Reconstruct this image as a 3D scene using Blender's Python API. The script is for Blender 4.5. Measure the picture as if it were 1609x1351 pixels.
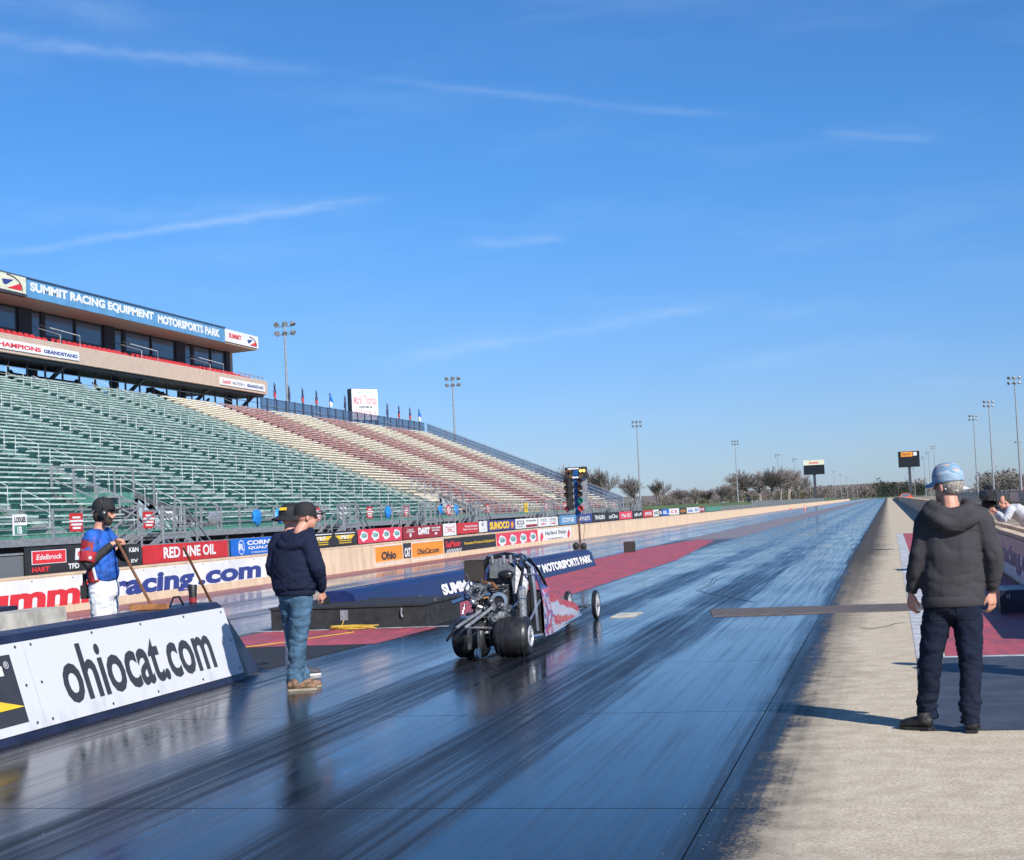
import bpy, bmesh, math, random
from mathutils import Vector, Matrix, noise
import numpy as np
random.seed(7)
sc=bpy.context.scene
for o in list(bpy.data.objects): bpy.data.objects.remove(o)
COL=sc.collection
# ------------------------------------------------------------ camera
cd=bpy.data.cameras.new('camera'); cam=bpy.data.objects.new('camera',cd); COL.objects.link(cam)
cd.sensor_width=36; cd.sensor_fit='HORIZONTAL'; cd.lens=2400/1609*36; cd.clip_start=.1; cd.clip_end=8000
cam.matrix_world=Matrix(((0.9699584, 0.0584048, 0.2361558, 0.0),(0.2387111, -0.0414359, -0.9702062, 0.0),(-0.0468793, 0.9974327, -0.054133, 1.6),(0,0,0,1)))
sc.camera=cam
# ------------------------------------------------------------ world
w=bpy.data.worlds.new('World'); sc.world=w; w.use_nodes=True
class NT:
    def __init__(s,nt): s.nt=nt; s.N=nt.nodes; s.L=nt.links
    def n(s,t,**k):
        x=s.N.new(t)
        for a,b in k.items(): setattr(x,a,b)
        return x
    def lk(s,a,b): s.L.new(a,b)
    def put(s,sock,v):
        if isinstance(v,(int,float)): sock.default_value=v
        elif isinstance(v,(tuple,list)): sock.default_value=tuple(v)+((1,) if len(v)==3 and len(sock.default_value)==4 else ())
        else: s.lk(v,sock)
    def m(s,op,a,b=0,c=0,clamp=False):
        x=s.n('ShaderNodeMath',operation=op,use_clamp=clamp)
        s.put(x.inputs[0],a); s.put(x.inputs[1],b); s.put(x.inputs[2],c); return x.outputs[0]
    def ss(s,v,a,b):   # smoothstep a..b
        x=s.n('ShaderNodeMapRange',interpolation_type='SMOOTHSTEP'); s.put(x.inputs[0],v); s.put(x.inputs[1],a); s.put(x.inputs[2],b); return x.outputs[0]
    def mr(s,v,a,b,c,d):
        x=s.n('ShaderNodeMapRange'); s.put(x.inputs[0],v); s.put(x.inputs[1],a); s.put(x.inputs[2],b); s.put(x.inputs[3],c); s.put(x.inputs[4],d); return x.outputs[0]
    def mix(s,f,a,b,bt='MIX'):
        x=s.n('ShaderNodeMix',data_type='RGBA',blend_type=bt); s.put(x.inputs[0],f); s.put(x.inputs[6],a); s.put(x.inputs[7],b); return x.outputs[2]
    def noise(s,vec,scale,detail=3,rough=.55,dist=0):
        x=s.n('ShaderNodeTexNoise'); s.lk(vec,x.inputs['Vector']); x.inputs['Scale'].default_value=scale; x.inputs['Detail'].default_value=detail; x.inputs['Roughness'].default_value=rough; x.inputs['Distortion'].default_value=dist; return x.outputs[0]
    def scale(s,vec,v):
        x=s.n('ShaderNodeVectorMath',operation='MULTIPLY'); s.lk(vec,x.inputs[0]); x.inputs[1].default_value=v; return x.outputs[0]
W=NT(w.node_tree)
bg=w.node_tree.nodes['Background']
sky=W.n('ShaderNodeTexSky',sky_type='NISHITA'); sky.sun_disc=False; sky.sun_elevation=math.radians(33.4); sky.sun_rotation=math.radians(134)
sky.altitude=300; sky.air_density=1.0; sky.dust_density=0.3; sky.ozone_density=3.0
tc=W.n('ShaderNodeTexCoord'); sp=W.n('ShaderNodeSeparateXYZ'); W.lk(tc.outputs['Generated'],sp.inputs[0])
az=W.m('ARCTAN2',sp.outputs[0],sp.outputs[1]); el=W.m('ARCSINE',sp.outputs[2])
cb=W.n('ShaderNodeCombineXYZ'); W.lk(az,cb.inputs[0]); W.lk(el,cb.inputs[1]); ae=cb.outputs[0]
warp=W.noise(ae,9,3); warp2=W.noise(ae,60,4,.7)
clouds=None
for (a1,e1,a2,e2,wd,st,tp) in [(-.62,.168,-.285,.213,.0018,.36,0),(-.36,.0965,-.06,.1335,.0030,.22,0),(-.62,.309,-.34,.288,.0030,.26,0),(-.36,.290,-.05,.243,.0018,.14,0),
        (-.275,.1793,-.19,.1776,.0022,.22,0),(-.04,.234,.055,.218,.0016,.12,0),(-.6,.197,-.30,.203,.005,.13,0),(-.13,.086,.04,.0995,.004,.13,0),(-.09,.1215,0,.1198,.0035,.12,0),(-.62,.335,-.45,.32,.006,.12,0),(-.1,.155,.18,.19,.006,.07,0)]:
    L=math.hypot(a2-a1,e2-e1); ux,uy=(a2-a1)/L,(e2-e1)/L
    da=W.m('SUBTRACT',az,a1); de=W.m('SUBTRACT',el,e1)
    t=W.m('DIVIDE',W.m('ADD',W.m('MULTIPLY',da,ux),W.m('MULTIPLY',de,uy)),L)
    d=W.m('SUBTRACT',W.m('MULTIPLY',de,ux),W.m('MULTIPLY',da,uy))
    d=W.m('ADD',d,W.m('MULTIPLY',W.m('SUBTRACT',warp,.5),wd*5))
    d=W.m('ADD',d,W.m('MULTIPLY',W.m('SUBTRACT',warp2,.5),wd*2.4))
    g=W.m('DIVIDE',d,wd); g=W.m('EXPONENT',W.m('MULTIPLY',W.m('MULTIPLY',g,g),-.5))
    win=W.m('MULTIPLY',W.ss(t,0,.3),W.m('SUBTRACT',1,W.ss(t,.75,1)))
    g=W.m('MULTIPLY',W.m('MULTIPLY',g,win),st)
    clouds=g if clouds is None else W.m('ADD',clouds,g)
nz=W.noise(W.scale(ae,(14,60,1)),1.5,5,.6)
clouds=W.m('MULTIPLY',clouds,W.mr(nz,.3,.7,.15,.80))
veil=W.m('MULTIPLY',W.ss(W.noise(W.scale(ae,(3,16,1)),1.3,5,.6),.45,.85),.10)
cl=W.m('ADD',clouds,veil,clamp=True)
tintA=W.mix(W.ss(el,0.0,.26),(.43,.545,.84),(.33,.665,1.0))
skyt=W.mix(1.0,sky.outputs[0],tintA,'MULTIPLY')
skyc=W.mix(cl,skyt,(5.0,6.2,7.6))
W.lk(skyc,bg.inputs[0]); bg.inputs[1].default_value=.1
# ------------------------------------------------------------ sun
sl=bpy.data.lights.new('sun','SUN'); sl.energy=4.8; sl.angle=math.radians(.53); sl.color=(1,.95,.88)
so=bpy.data.objects.new('sun',sl); COL.objects.link(so); so.rotation_euler=Vector((-.72*.835,.70*.835,-.55)).to_track_quat('-Z','Y').to_euler(); so.location=(20,-20,30)
sc.view_settings.view_transform='Standard'; sc.view_settings.look='None'; sc.view_settings.exposure=0.5; sc.view_settings.gamma=1
sc.view_settings.use_curve_mapping=False
# ------------------------------------------------------------ materials
def mat(name,col,rough=.6,metal=0,var=.12,vs=6,bump=0,bs=40,spec=.5,coat=0,stretch=None,col2=None,emit=None):
    m=bpy.data.materials.new(name); m.use_nodes=True; T=NT(m.node_tree); b=m.node_tree.nodes['Principled BSDF']
    geo=T.n('ShaderNodeNewGeometry'); vec=geo.outputs['Position']
    if stretch: vec=T.scale(vec,stretch)
    n1=T.noise(vec,vs,4,.6)
    c2=col2 if col2 else tuple(max(0,c*(1-2.2*var)) for c in col)
    c1=tuple(min(1,c*(1+.6*var)) for c in col)
    c=T.mix(T.ss(n1,.25,.75),c2,c1)
    T.lk(c,b.inputs['Base Color']); b.inputs['Metallic'].default_value=metal
    r=T.mr(n1,.3,.7,max(.02,rough-.08),min(1,rough+.08)); T.lk(r,b.inputs['Roughness'])
    b.inputs['Specular IOR Level'].default_value=spec; b.inputs['Coat Weight'].default_value=coat
    if bump:
        bn=T.noise(vec,bs,4,.6); bp=T.n('ShaderNodeBump'); bp.inputs['Strength'].default_value=bump; bp.inputs['Distance'].default_value=.02; T.lk(bn,bp.inputs['Height']); T.lk(bp.outputs[0],b.inputs['Normal'])
    if emit: b.inputs['Emission Color'].default_value=emit[0]+(1,); b.inputs['Emission Strength'].default_value=emit[1]
    return m
M={}
def dm(n,*a,**k): M[n]=mat(n,*a,**k)
dm('white',(.70,.71,.72),.45,var=.07,vs=1.3,bump=.08,bs=3); dm('ink',(.035,.037,.045),.5,var=.05); dm('red',(.52,.025,.03),.45,var=.1); dm('redtext',(.62,.03,.04),.45,var=.05)
dm('navy',(.016,.02,.050),.4,var=.25,vs=3); dm('blue_barrier',(.012,.022,.095),.4,var=.2,vs=3); dm('navytext',(.03,.05,.22),.45,var=.05); dm('blackp',(.014,.014,.016),.55,var=.2); dm('banner_black',(.025,.026,.03),.55,var=.2)
dm('orange',(.75,.27,.03),.5,var=.05); dm('yellow',(.75,.5,.03),.5,var=.05); dm('bright_blue',(.01,.13,.55),.5,var=.1); dm('skyblue_sign',(.10,.27,.48),.45,var=.08,vs=1)
dm('sunoco_blue',(.05,.05,.22),.5); dm('pinkred',(.65,.05,.09),.5,var=.06); dm('teal',(.25,.5,.48),.5); dm('maroon',(.3,.02,.03),.5)
dm('galv',(.42,.43,.44),.42,metal=.55,var=.15,vs=9); dm('galv_dark',(.2,.21,.22),.5,metal=.5,var=.2); dm('steel_dark',(.05,.055,.07),.5,var=.2)
dm('concrete_wall',(.62,.47,.33),.85,var=.10,vs=2.5,bump=.15,bs=20,stretch=(1,1,.35)); dm('old_concrete',(.45,.43,.38),.9,var=.18,vs=4,bump=.3)
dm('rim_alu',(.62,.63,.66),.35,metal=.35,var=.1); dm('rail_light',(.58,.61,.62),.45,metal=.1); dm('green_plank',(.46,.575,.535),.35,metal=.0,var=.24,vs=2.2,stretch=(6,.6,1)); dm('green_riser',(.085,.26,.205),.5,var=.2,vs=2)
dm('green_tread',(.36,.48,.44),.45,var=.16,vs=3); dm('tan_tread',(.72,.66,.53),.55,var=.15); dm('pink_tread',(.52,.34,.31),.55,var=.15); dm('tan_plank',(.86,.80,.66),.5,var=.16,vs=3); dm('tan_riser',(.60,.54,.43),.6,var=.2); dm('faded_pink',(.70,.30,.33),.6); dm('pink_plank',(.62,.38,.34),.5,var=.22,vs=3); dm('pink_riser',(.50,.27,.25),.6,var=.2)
dm('red_seat',(.60,.045,.05),.45,var=.1); dm('siding',(.52,.40,.32),.7,var=.05,vs=2); dm('soffit',(.40,.33,.27),.8,var=.05)
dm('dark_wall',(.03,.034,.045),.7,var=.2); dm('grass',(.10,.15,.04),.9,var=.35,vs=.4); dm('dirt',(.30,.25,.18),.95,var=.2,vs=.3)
dm('asphalt_lot',(.10,.10,.10),.9,var=.2,vs=.6); dm('pink_paint',(.40,.065,.08),.6,var=.26,vs=1.6,col2=(.24,.06,.07),stretch=(3,.6,1)); dm('line_white',(.55,.55,.56),.6,var=.25,vs=5)
dm('grit_grey',(.30,.30,.31),.8,var=.3); dm('slate_paint',(.052,.060,.078),.6,var=.2,vs=2.5); dm('mat_brown',(.115,.095,.085),.75,var=.15,vs=5); dm('joint_dark',(.008,.008,.009),.9)
dm('skin',(.56,.27,.19),.55,var=.10,vs=20); dm('hair_grey',(.32,.29,.26),.8,var=.3,vs=60); dm('hair_dark',(.04,.025,.018),.8,var=.3,vs=60)
dm('hoodie_black',(.048,.046,.052),.95,var=.10,vs=5,bump=.18,bs=160,spec=.15); dm('hoodie_navy',(.013,.018,.042),.95,var=.12,vs=5,bump=.18,bs=160,spec=.15)
dm('jeans_dark',(.008,.013,.030),.85,var=.2,vs=6,bump=.2,bs=200,spec=.2); dm('jeans_blue',(.075,.15,.235),.9,var=.30,vs=4,bump=.2,bs=200,spec=.2)
dm('shoe_black',(.012,.012,.013),.6,var=.2,bump=.3); dm('shoe_brown',(.25,.15,.09),.8,var=.35,vs=18,bump=.4); dm('sole_tan',(.28,.24,.18),.8); dm('shoe_grey',(.06,.065,.08),.7); dm('sole_white',(.6,.6,.6),.7)
dm('grey_shirt',(.42,.44,.48),.8,var=.06); dm('white_trousers',(.66,.67,.70),.7,var=.05,vs=4,bump=.3,bs=30); dm('shirt_blue',(.012,.10,.46),.75,var=.25,vs=9,bump=.3,bs=40); dm('shirt_red',(.42,.02,.03),.75,var=.3,vs=9); dm('sleeve_black',(.02,.02,.022),.8)
dm('cap_black',(.012,.012,.015),.8,var=.2,bump=.3); dm('wood',(.20,.085,.035),.6,var=.3,vs=12,stretch=(8,8,1)); dm('broom_wood',(.42,.18,.06),.55,var=.25); dm('bark',(.25,.215,.20),.95,var=.3,vs=.6)  # bark lightened, distance haze mixed into its colour
dm('bush',(.21,.18,.16),.95,var=.4,vs=.25); dm('evergreen',(.022,.035,.022),.9,var=.4,vs=.5); dm('bush_green',(.085,.09,.035),.95,var=.35,vs=.3)  # bush tone raised to imitate haze over far woods
dm('tyre',(.018,.018,.02),.42,var=.2,vs=14,spec=.5); dm('chrome',(.60,.60,.63),.2,metal=.85,var=.1); dm('alu',(.38,.39,.42),.34,metal=.6,var=.2,vs=25); dm('alu_dark',(.16,.165,.175),.4,metal=.7,var=.3,vs=25); dm('frame_black',(.012,.012,.014),.3,var=.1,coat=.4)
dm('engine_cast',(.26,.27,.29),.4,metal=.55,var=.4,vs=38,bump=.5,bs=60); dm('blue_pipe',(.12,.22,.38),.3,metal=.7); dm('gold',(.28,.12,.04),.4,metal=.6)
dm('tree_blue',(.012,.10,.30),.45,var=.15); dm('lens_amber',(.16,.06,.01),.3); dm('lens_green',(.01,.22,.16),.3); dm('lens_red',(.55,.06,.08),.3)
dm('lens_lit',(.9,.55,.1),.3,emit=((1,.55,.08),2.2)); dm('box_black',(.022,.023,.025),.75,var=.25,vs=8,bump=.2); dm('box_brown',(.035,.026,.022),.7); dm('cord',(.55,.35,.05),.6)
dm('screen_black',(.012,.014,.018),.35); dm('cone_orange',(.75,.10,.02),.5); dm('tent_white',(.75,.76,.78),.6); dm('metal_blue',(.06,.10,.18),.5)
dm('flag_red',(.5,.04,.05),.8); dm('flag_blue',(.02,.03,.12),.8); dm('lamp_grey',(.30,.32,.34),.4,metal=.3); dm('blue_sticker',(.02,.22,.62),.5); dm('cream_sign',(.66,.66,.52),.5); dm('brown_wood',(.10,.05,.03),.6)
def grimy_white():
    m=mat('panel_white',(.56,.57,.60),.45,var=.05,vs=2); T=NT(m.node_tree); b=m.node_tree.nodes['Principled BSDF']; g=T.n('ShaderNodeNewGeometry'); P=g.outputs['Position']; s=T.n('ShaderNodeSeparateXYZ'); T.lk(P,s.inputs[0])
    n=T.noise(T.scale(P,(1,3,1.2)),2.2,5,.7); n2=T.noise(T.scale(P,(1,9,30)),1.5,4,.7); low=T.ss(s.outputs[2],.32,.02)
    d=T.m('MULTIPLY',T.ss(n,.45,.75),T.m('ADD',.05,T.m('MULTIPLY',low,.35))); d=T.m('ADD',d,T.m('MULTIPLY',T.ss(n2,.62,.70),.07),clamp=True)
    T.lk(T.mix(d,(.55,.56,.595),(.20,.20,.22)),b.inputs['Base Color']); return m
M['panel_white']=grimy_white()
def cap_mat():
    m=mat('cap_tiedye',(.2,.38,.6),.8); T=NT(m.node_tree); b=m.node_tree.nodes['Principled BSDF']
    g=T.n('ShaderNodeNewGeometry'); n1=T.noise(T.scale(g.outputs['Position'],(5,5,26)),1.6,4,.6,1.2); 
    c=T.mix(T.ss(n1,.42,.66),(.13,.24,.37),(.36,.45,.54)); c=T.mix(T.ss(T.noise(T.scale(g.outputs['Position'],(6,6,20)),1.9,3),.56,.64),c,(.42,.32,.29))
    T.lk(c,b.inputs['Base Color']); return m
M['cap_tiedye']=cap_mat()
def livery_mat():
    m=mat('livery',(.5,.5,.55),.3,coat=.3); T=NT(m.node_tree); b=m.node_tree.nodes['Principled BSDF']
    g=T.n('ShaderNodeNewGeometry'); P=g.outputs['Position']; s=T.n('ShaderNodeSeparateXYZ'); T.lk(P,s.inputs[0])
    Y,Z=s.outputs[1],s.outputs[2]
    wv=T.m('MULTIPLY',T.m('SUBTRACT',T.noise(P,2.2,2),.5),.35)
    top=T.m('SUBTRACT',.80,T.m('MULTIPLY',T.m('SUBTRACT',Y,17.6),.165))   # height of the body top at this station
    rel=T.m('ADD',T.m('DIVIDE',Z,T.m('MAXIMUM',top,.05)),wv)
    sweep=T.m('MAXIMUM',T.ss(rel,.74,.77),T.m('MULTIPLY',T.ss(rel,.30,.33),T.m('SUBTRACT',1,T.ss(rel,.47,.50))))
    c=T.mix(sweep,(.42,.44,.54),(.44,.012,.02))
    v=T.n('ShaderNodeTexVoronoi'); T.lk(T.scale(P,(1,1.0,1.9)),v.inputs['Vector']); v.inputs['Scale'].default_value=7.5; v.distance='CHEBYCHEV'; h=T.n('ShaderNodeSeparateColor'); T.lk(v.outputs['Color'],h.inputs[0])
    st=T.mix(T.ss(h.outputs[0],.5,.52),(.48,.48,.58),(.16,.08,.28)); st=T.mix(T.ss(h.outputs[1],.7,.72),st,(.50,.04,.06)); st=T.mix(T.ss(T.noise(T.scale(P,(40,40,70)),1,2),.56,.60),st,(.08,.08,.16))
    c=T.mix(T.m('SUBTRACT',1,T.ss(T.m('ADD',Y,wv),18.25,18.32)),c,st)
    c=T.mix(T.m('MULTIPLY',T.ss(T.noise(T.scale(P,(9,9,14)),1,2),.66,.68),T.ss(Y,18.4,18.6)),c,(.62,.35,.10))
    c=T.mix(T.ss(Z,.665,.70),c,(.035,.05,.22))
    T.lk(c,b.inputs['Base Color']); return m
M['livery']=livery_mat()
def fence_mesh_mat(col,a):
    m=bpy.data.materials.new('mesh_screen'); m.use_nodes=True; T=NT(m.node_tree); b=m.node_tree.nodes['Principled BSDF']; b.inputs['Base Color'].default_value=col+(1,); b.inputs['Roughness'].default_value=.8
    b.inputs['Alpha'].default_value=a; return m
M['mesh_screen']=fence_mesh_mat((.03,.07,.16),.50)
M['pit_mesh']=fence_mesh_mat((.18,.2,.22),.55)
def glass_mat():
    m=bpy.data.materials.new('tinted_glass'); m.use_nodes=True; b=m.node_tree.nodes['Principled BSDF']; b.inputs['Base Color'].default_value=(.09,.15,.22,1); b.inputs['Roughness'].default_value=.08; b.inputs['Specular IOR Level'].default_value=.9; return m
M['glass']=glass_mat()
def track_mat():
    m=bpy.data.materials.new('track'); m.use_nodes=True; T=NT(m.node_tree); b=m.node_tree.nodes['Principled BSDF']
    g=T.n('ShaderNodeNewGeometry'); P=g.outputs['Position']; s=T.n('ShaderNodeSeparateXYZ'); T.lk(P,s.inputs[0]); x,y=s.outputs[0],s.outputs[1]
    fine=T.noise(P,42,3,.75); med=T.noise(P,5,4,.6); low=T.noise(T.scale(P,(1,.35,1)),1.1,3)
    streak=T.noise(T.scale(P,(14,.16,1)),1,4,.65); streak2=T.noise(T.scale(P,(5,.22,1)),1,4,.6,.4); streak3=T.noise(T.scale(P,(45,.5,1)),1,3,.6)
    patch=T.noise(T.scale(P,(.9,.35,1)),1,3,.5)
    conc=T.mix(T.ss(med,.3,.7),(.47,.395,.29),(.60,.52,.40)); conc=T.mix(T.m('MULTIPLY',T.ss(fine,.42,.66),.7),conc,(.29,.245,.185)); conc=T.mix(T.m('MULTIPLY',T.ss(low,.55,.75),.35),conc,(.52,.47,.39))
    conc=T.mix(T.m('MULTIPLY',T.ss(T.noise(T.scale(P,(.8,2.2,1)),1,5,.65),.5,.8),.28),conc,(.26,.22,.17)); conc=T.mix(T.m('MULTIPLY',T.ss(T.noise(P,90,2,.8),.55,.7),.5),conc,(.62,.56,.46))
    # rubbered mask: 1 = rubber
    e=T.m('ADD',x,T.m('MULTIPLY',T.m('SUBTRACT',med,.5),.30)); e=T.m('ADD',e,T.m('MULTIPLY',T.m('SUBTRACT',fine,.5),.5)); e=T.m('ADD',e,T.m('MULTIPLY',T.m('SUBTRACT',streak,.5),.25)); e=T.m('ADD',e,T.m('MULTIPLY',T.m('SUBTRACT',low,.5),.3))
    edge=T.mr(y,14,40,-.74,-1.0)
    rub=T.m('SUBTRACT',1,T.ss(T.m('SUBTRACT',e,edge),-.11,.11))
    edgeband=T.ss(T.m('ADD',x,T.m('MULTIPLY',T.m('SUBTRACT',streak2,.5),.35)),-1.25,-.85)
    rubber_dust=T.m('MULTIPLY',T.m('SUBTRACT',1,T.ss(T.m('SUBTRACT',e,edge),T.mr(y,16,45,0,.35),T.mr(y,16,45,.45,1.15))),T.mr(y,12,40,.45,.92))  # dark grey rubber dust spread past the lane edge
    conc=T.mix(T.m('MULTIPLY',T.ss(T.noise(P,1.1,4,.65),.58,.70),.30),conc,(.24,.20,.155)); conc=T.mix(rubber_dust,conc,(.036,.037,.042))
    # groove mask (darker, duller worn-in tyre paths)
    def band(c,hw,soft):
        d=T.m('ABSOLUTE',T.m('SUBTRACT',T.m('ADD',x,T.m('MULTIPLY',T.m('SUBTRACT',streak2,.5),.5)),c)); return T.m('SUBTRACT',1,T.ss(d,hw-soft,hw+soft))
    gr=T.m('MAXIMUM',T.m('MAXIMUM',band(-4.37,.36,.14),band(-2.78,.44,.16)),T.m('MAXIMUM',band(-13.2,.35,.2),band(-11.3,.35,.2)))
    gr=T.m('MAXIMUM',gr,T.m('MAXIMUM',T.m('MULTIPLY',band(-6.35,.25,.3),.8),T.m('MULTIPLY',band(-9.3,.15,.2),.8)))
    gr=T.m('MULTIPLY',gr,T.mr(streak,.3,.7,.55,1.0)); gr=T.m('MULTIPLY',gr,T.mr(y,28,60,1,.3))
    rubc=T.mix(T.ss(streak,.35,.7),(.007,.010,.017),(.015,.021,.033)); rubc=T.mix(T.m('MULTIPLY',T.ss(med,.55,.8),.4),rubc,(.028,.032,.04)); rubc=T.mix(T.m('MULTIPLY',T.ss(streak3,.55,.75),.5),rubc,(.03,.034,.042)); rubc=T.mix(gr,rubc,(.013,.013,.015)); rubc=T.mix(T.m('MULTIPLY',T.ss(T.noise(T.scale(P,(28,.35,1)),1,3,.6),.62,.68),.5),rubc,(.008,.008,.009))
    left=T.ss(x,-9.15,-9.45)
    rubc=T.mix(T.m('MULTIPLY',left,T.mr(streak2,.38,.6,.1,.9)),rubc,(.22,.21,.22))  # left lane paled: reflection of stands and wall put into the colour
    apron=T.ss(x,-14.9,-15.2)
    rubc=T.mix(apron,rubc,T.mix(T.ss(y,62,75),(.26,.10,.09),(.34,.27,.24)))
    mid=T.m('MULTIPLY',T.ss(x,-9.35,-9.15),T.ss(x,-6.55,-6.75)); rubc=T.mix(mid,rubc,(.06,.058,.06))
    far=T.m('MULTIPLY',mid,T.ss(y,66,72)); rubc=T.mix(far,rubc,(.22,.17,.15))
    specks=T.m('MULTIPLY',T.ss(T.m('ADD',T.noise(P,30,2,.8),T.m('MULTIPLY',T.ss(T.noise(P,.8,2),.5,.75),.12)),.70,.75),.6); rubc=T.mix(specks,rubc,(.16,.16,.17))
    col=T.mix(rub,conc,rubc); T.lk(col,b.inputs['Base Color'])
    rr=T.mr(streak,.3,.72,.05,.24); rr=T.m('ADD',rr,T.m('MULTIPLY',T.m('SUBTRACT',patch,.5),.22)); rr=T.m('ADD',rr,T.m('MULTIPLY',T.m('SUBTRACT',streak3,.5),.16)); rr=T.m('ADD',rr,T.m('MULTIPLY',gr,.22)); rr=T.m('ADD',rr,T.m('MULTIPLY',edgeband,.25)); rr=T.m('ADD',rr,T.m('MULTIPLY',mid,.3)); rr=T.m('ADD',rr,T.m('MULTIPLY',apron,.3))
    rough=T.m('ADD',T.m('MULTIPLY',rub,rr),T.m('MULTIPLY',T.m('SUBTRACT',1,rub),.85),clamp=True); T.lk(rough,b.inputs['Roughness'])
    blue=T.m('MULTIPLY',T.mr(edgeband,0,1,.50,.16),T.m('MULTIPLY',T.mr(y,7,24,.66,1.0),T.m('MULTIPLY',T.mr(T.noise(T.scale(P,(24,.3,1)),1,4,.7),.40,.62,.62,1.10),T.mr(T.noise(T.scale(P,(1.6,.7,1)),1,4,.65,.6),.36,.60,.65,1.05))))
    sp=T.m('ADD',T.m('MULTIPLY',rub,T.m('MULTIPLY',blue,T.m('SUBTRACT',1,T.m('MULTIPLY',gr,.72)))),T.m('MULTIPLY',T.m('SUBTRACT',1,rub),.08)); T.lk(sp,b.inputs['Specular IOR Level'])
    bp=T.n('ShaderNodeBump'); T.lk(T.mr(y,6,40,.13,.0),bp.inputs['Strength']); bp.inputs['Distance'].default_value=.004; T.lk(T.noise(T.scale(P,(60,22,1)),1,4,.7),bp.inputs['Height'])
    bp2=T.n('ShaderNodeBump'); bp2.inputs['Distance'].default_value=.012; T.lk(T.m('MULTIPLY',T.m('SUBTRACT',1,rub),.5),bp2.inputs['Strength']); T.lk(fine,bp2.inputs['Height']); T.lk(bp.outputs[0],bp2.inputs['Normal']); T.lk(bp2.outputs[0],b.inputs['Normal'])
    return m
M['track']=track_mat()
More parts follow.
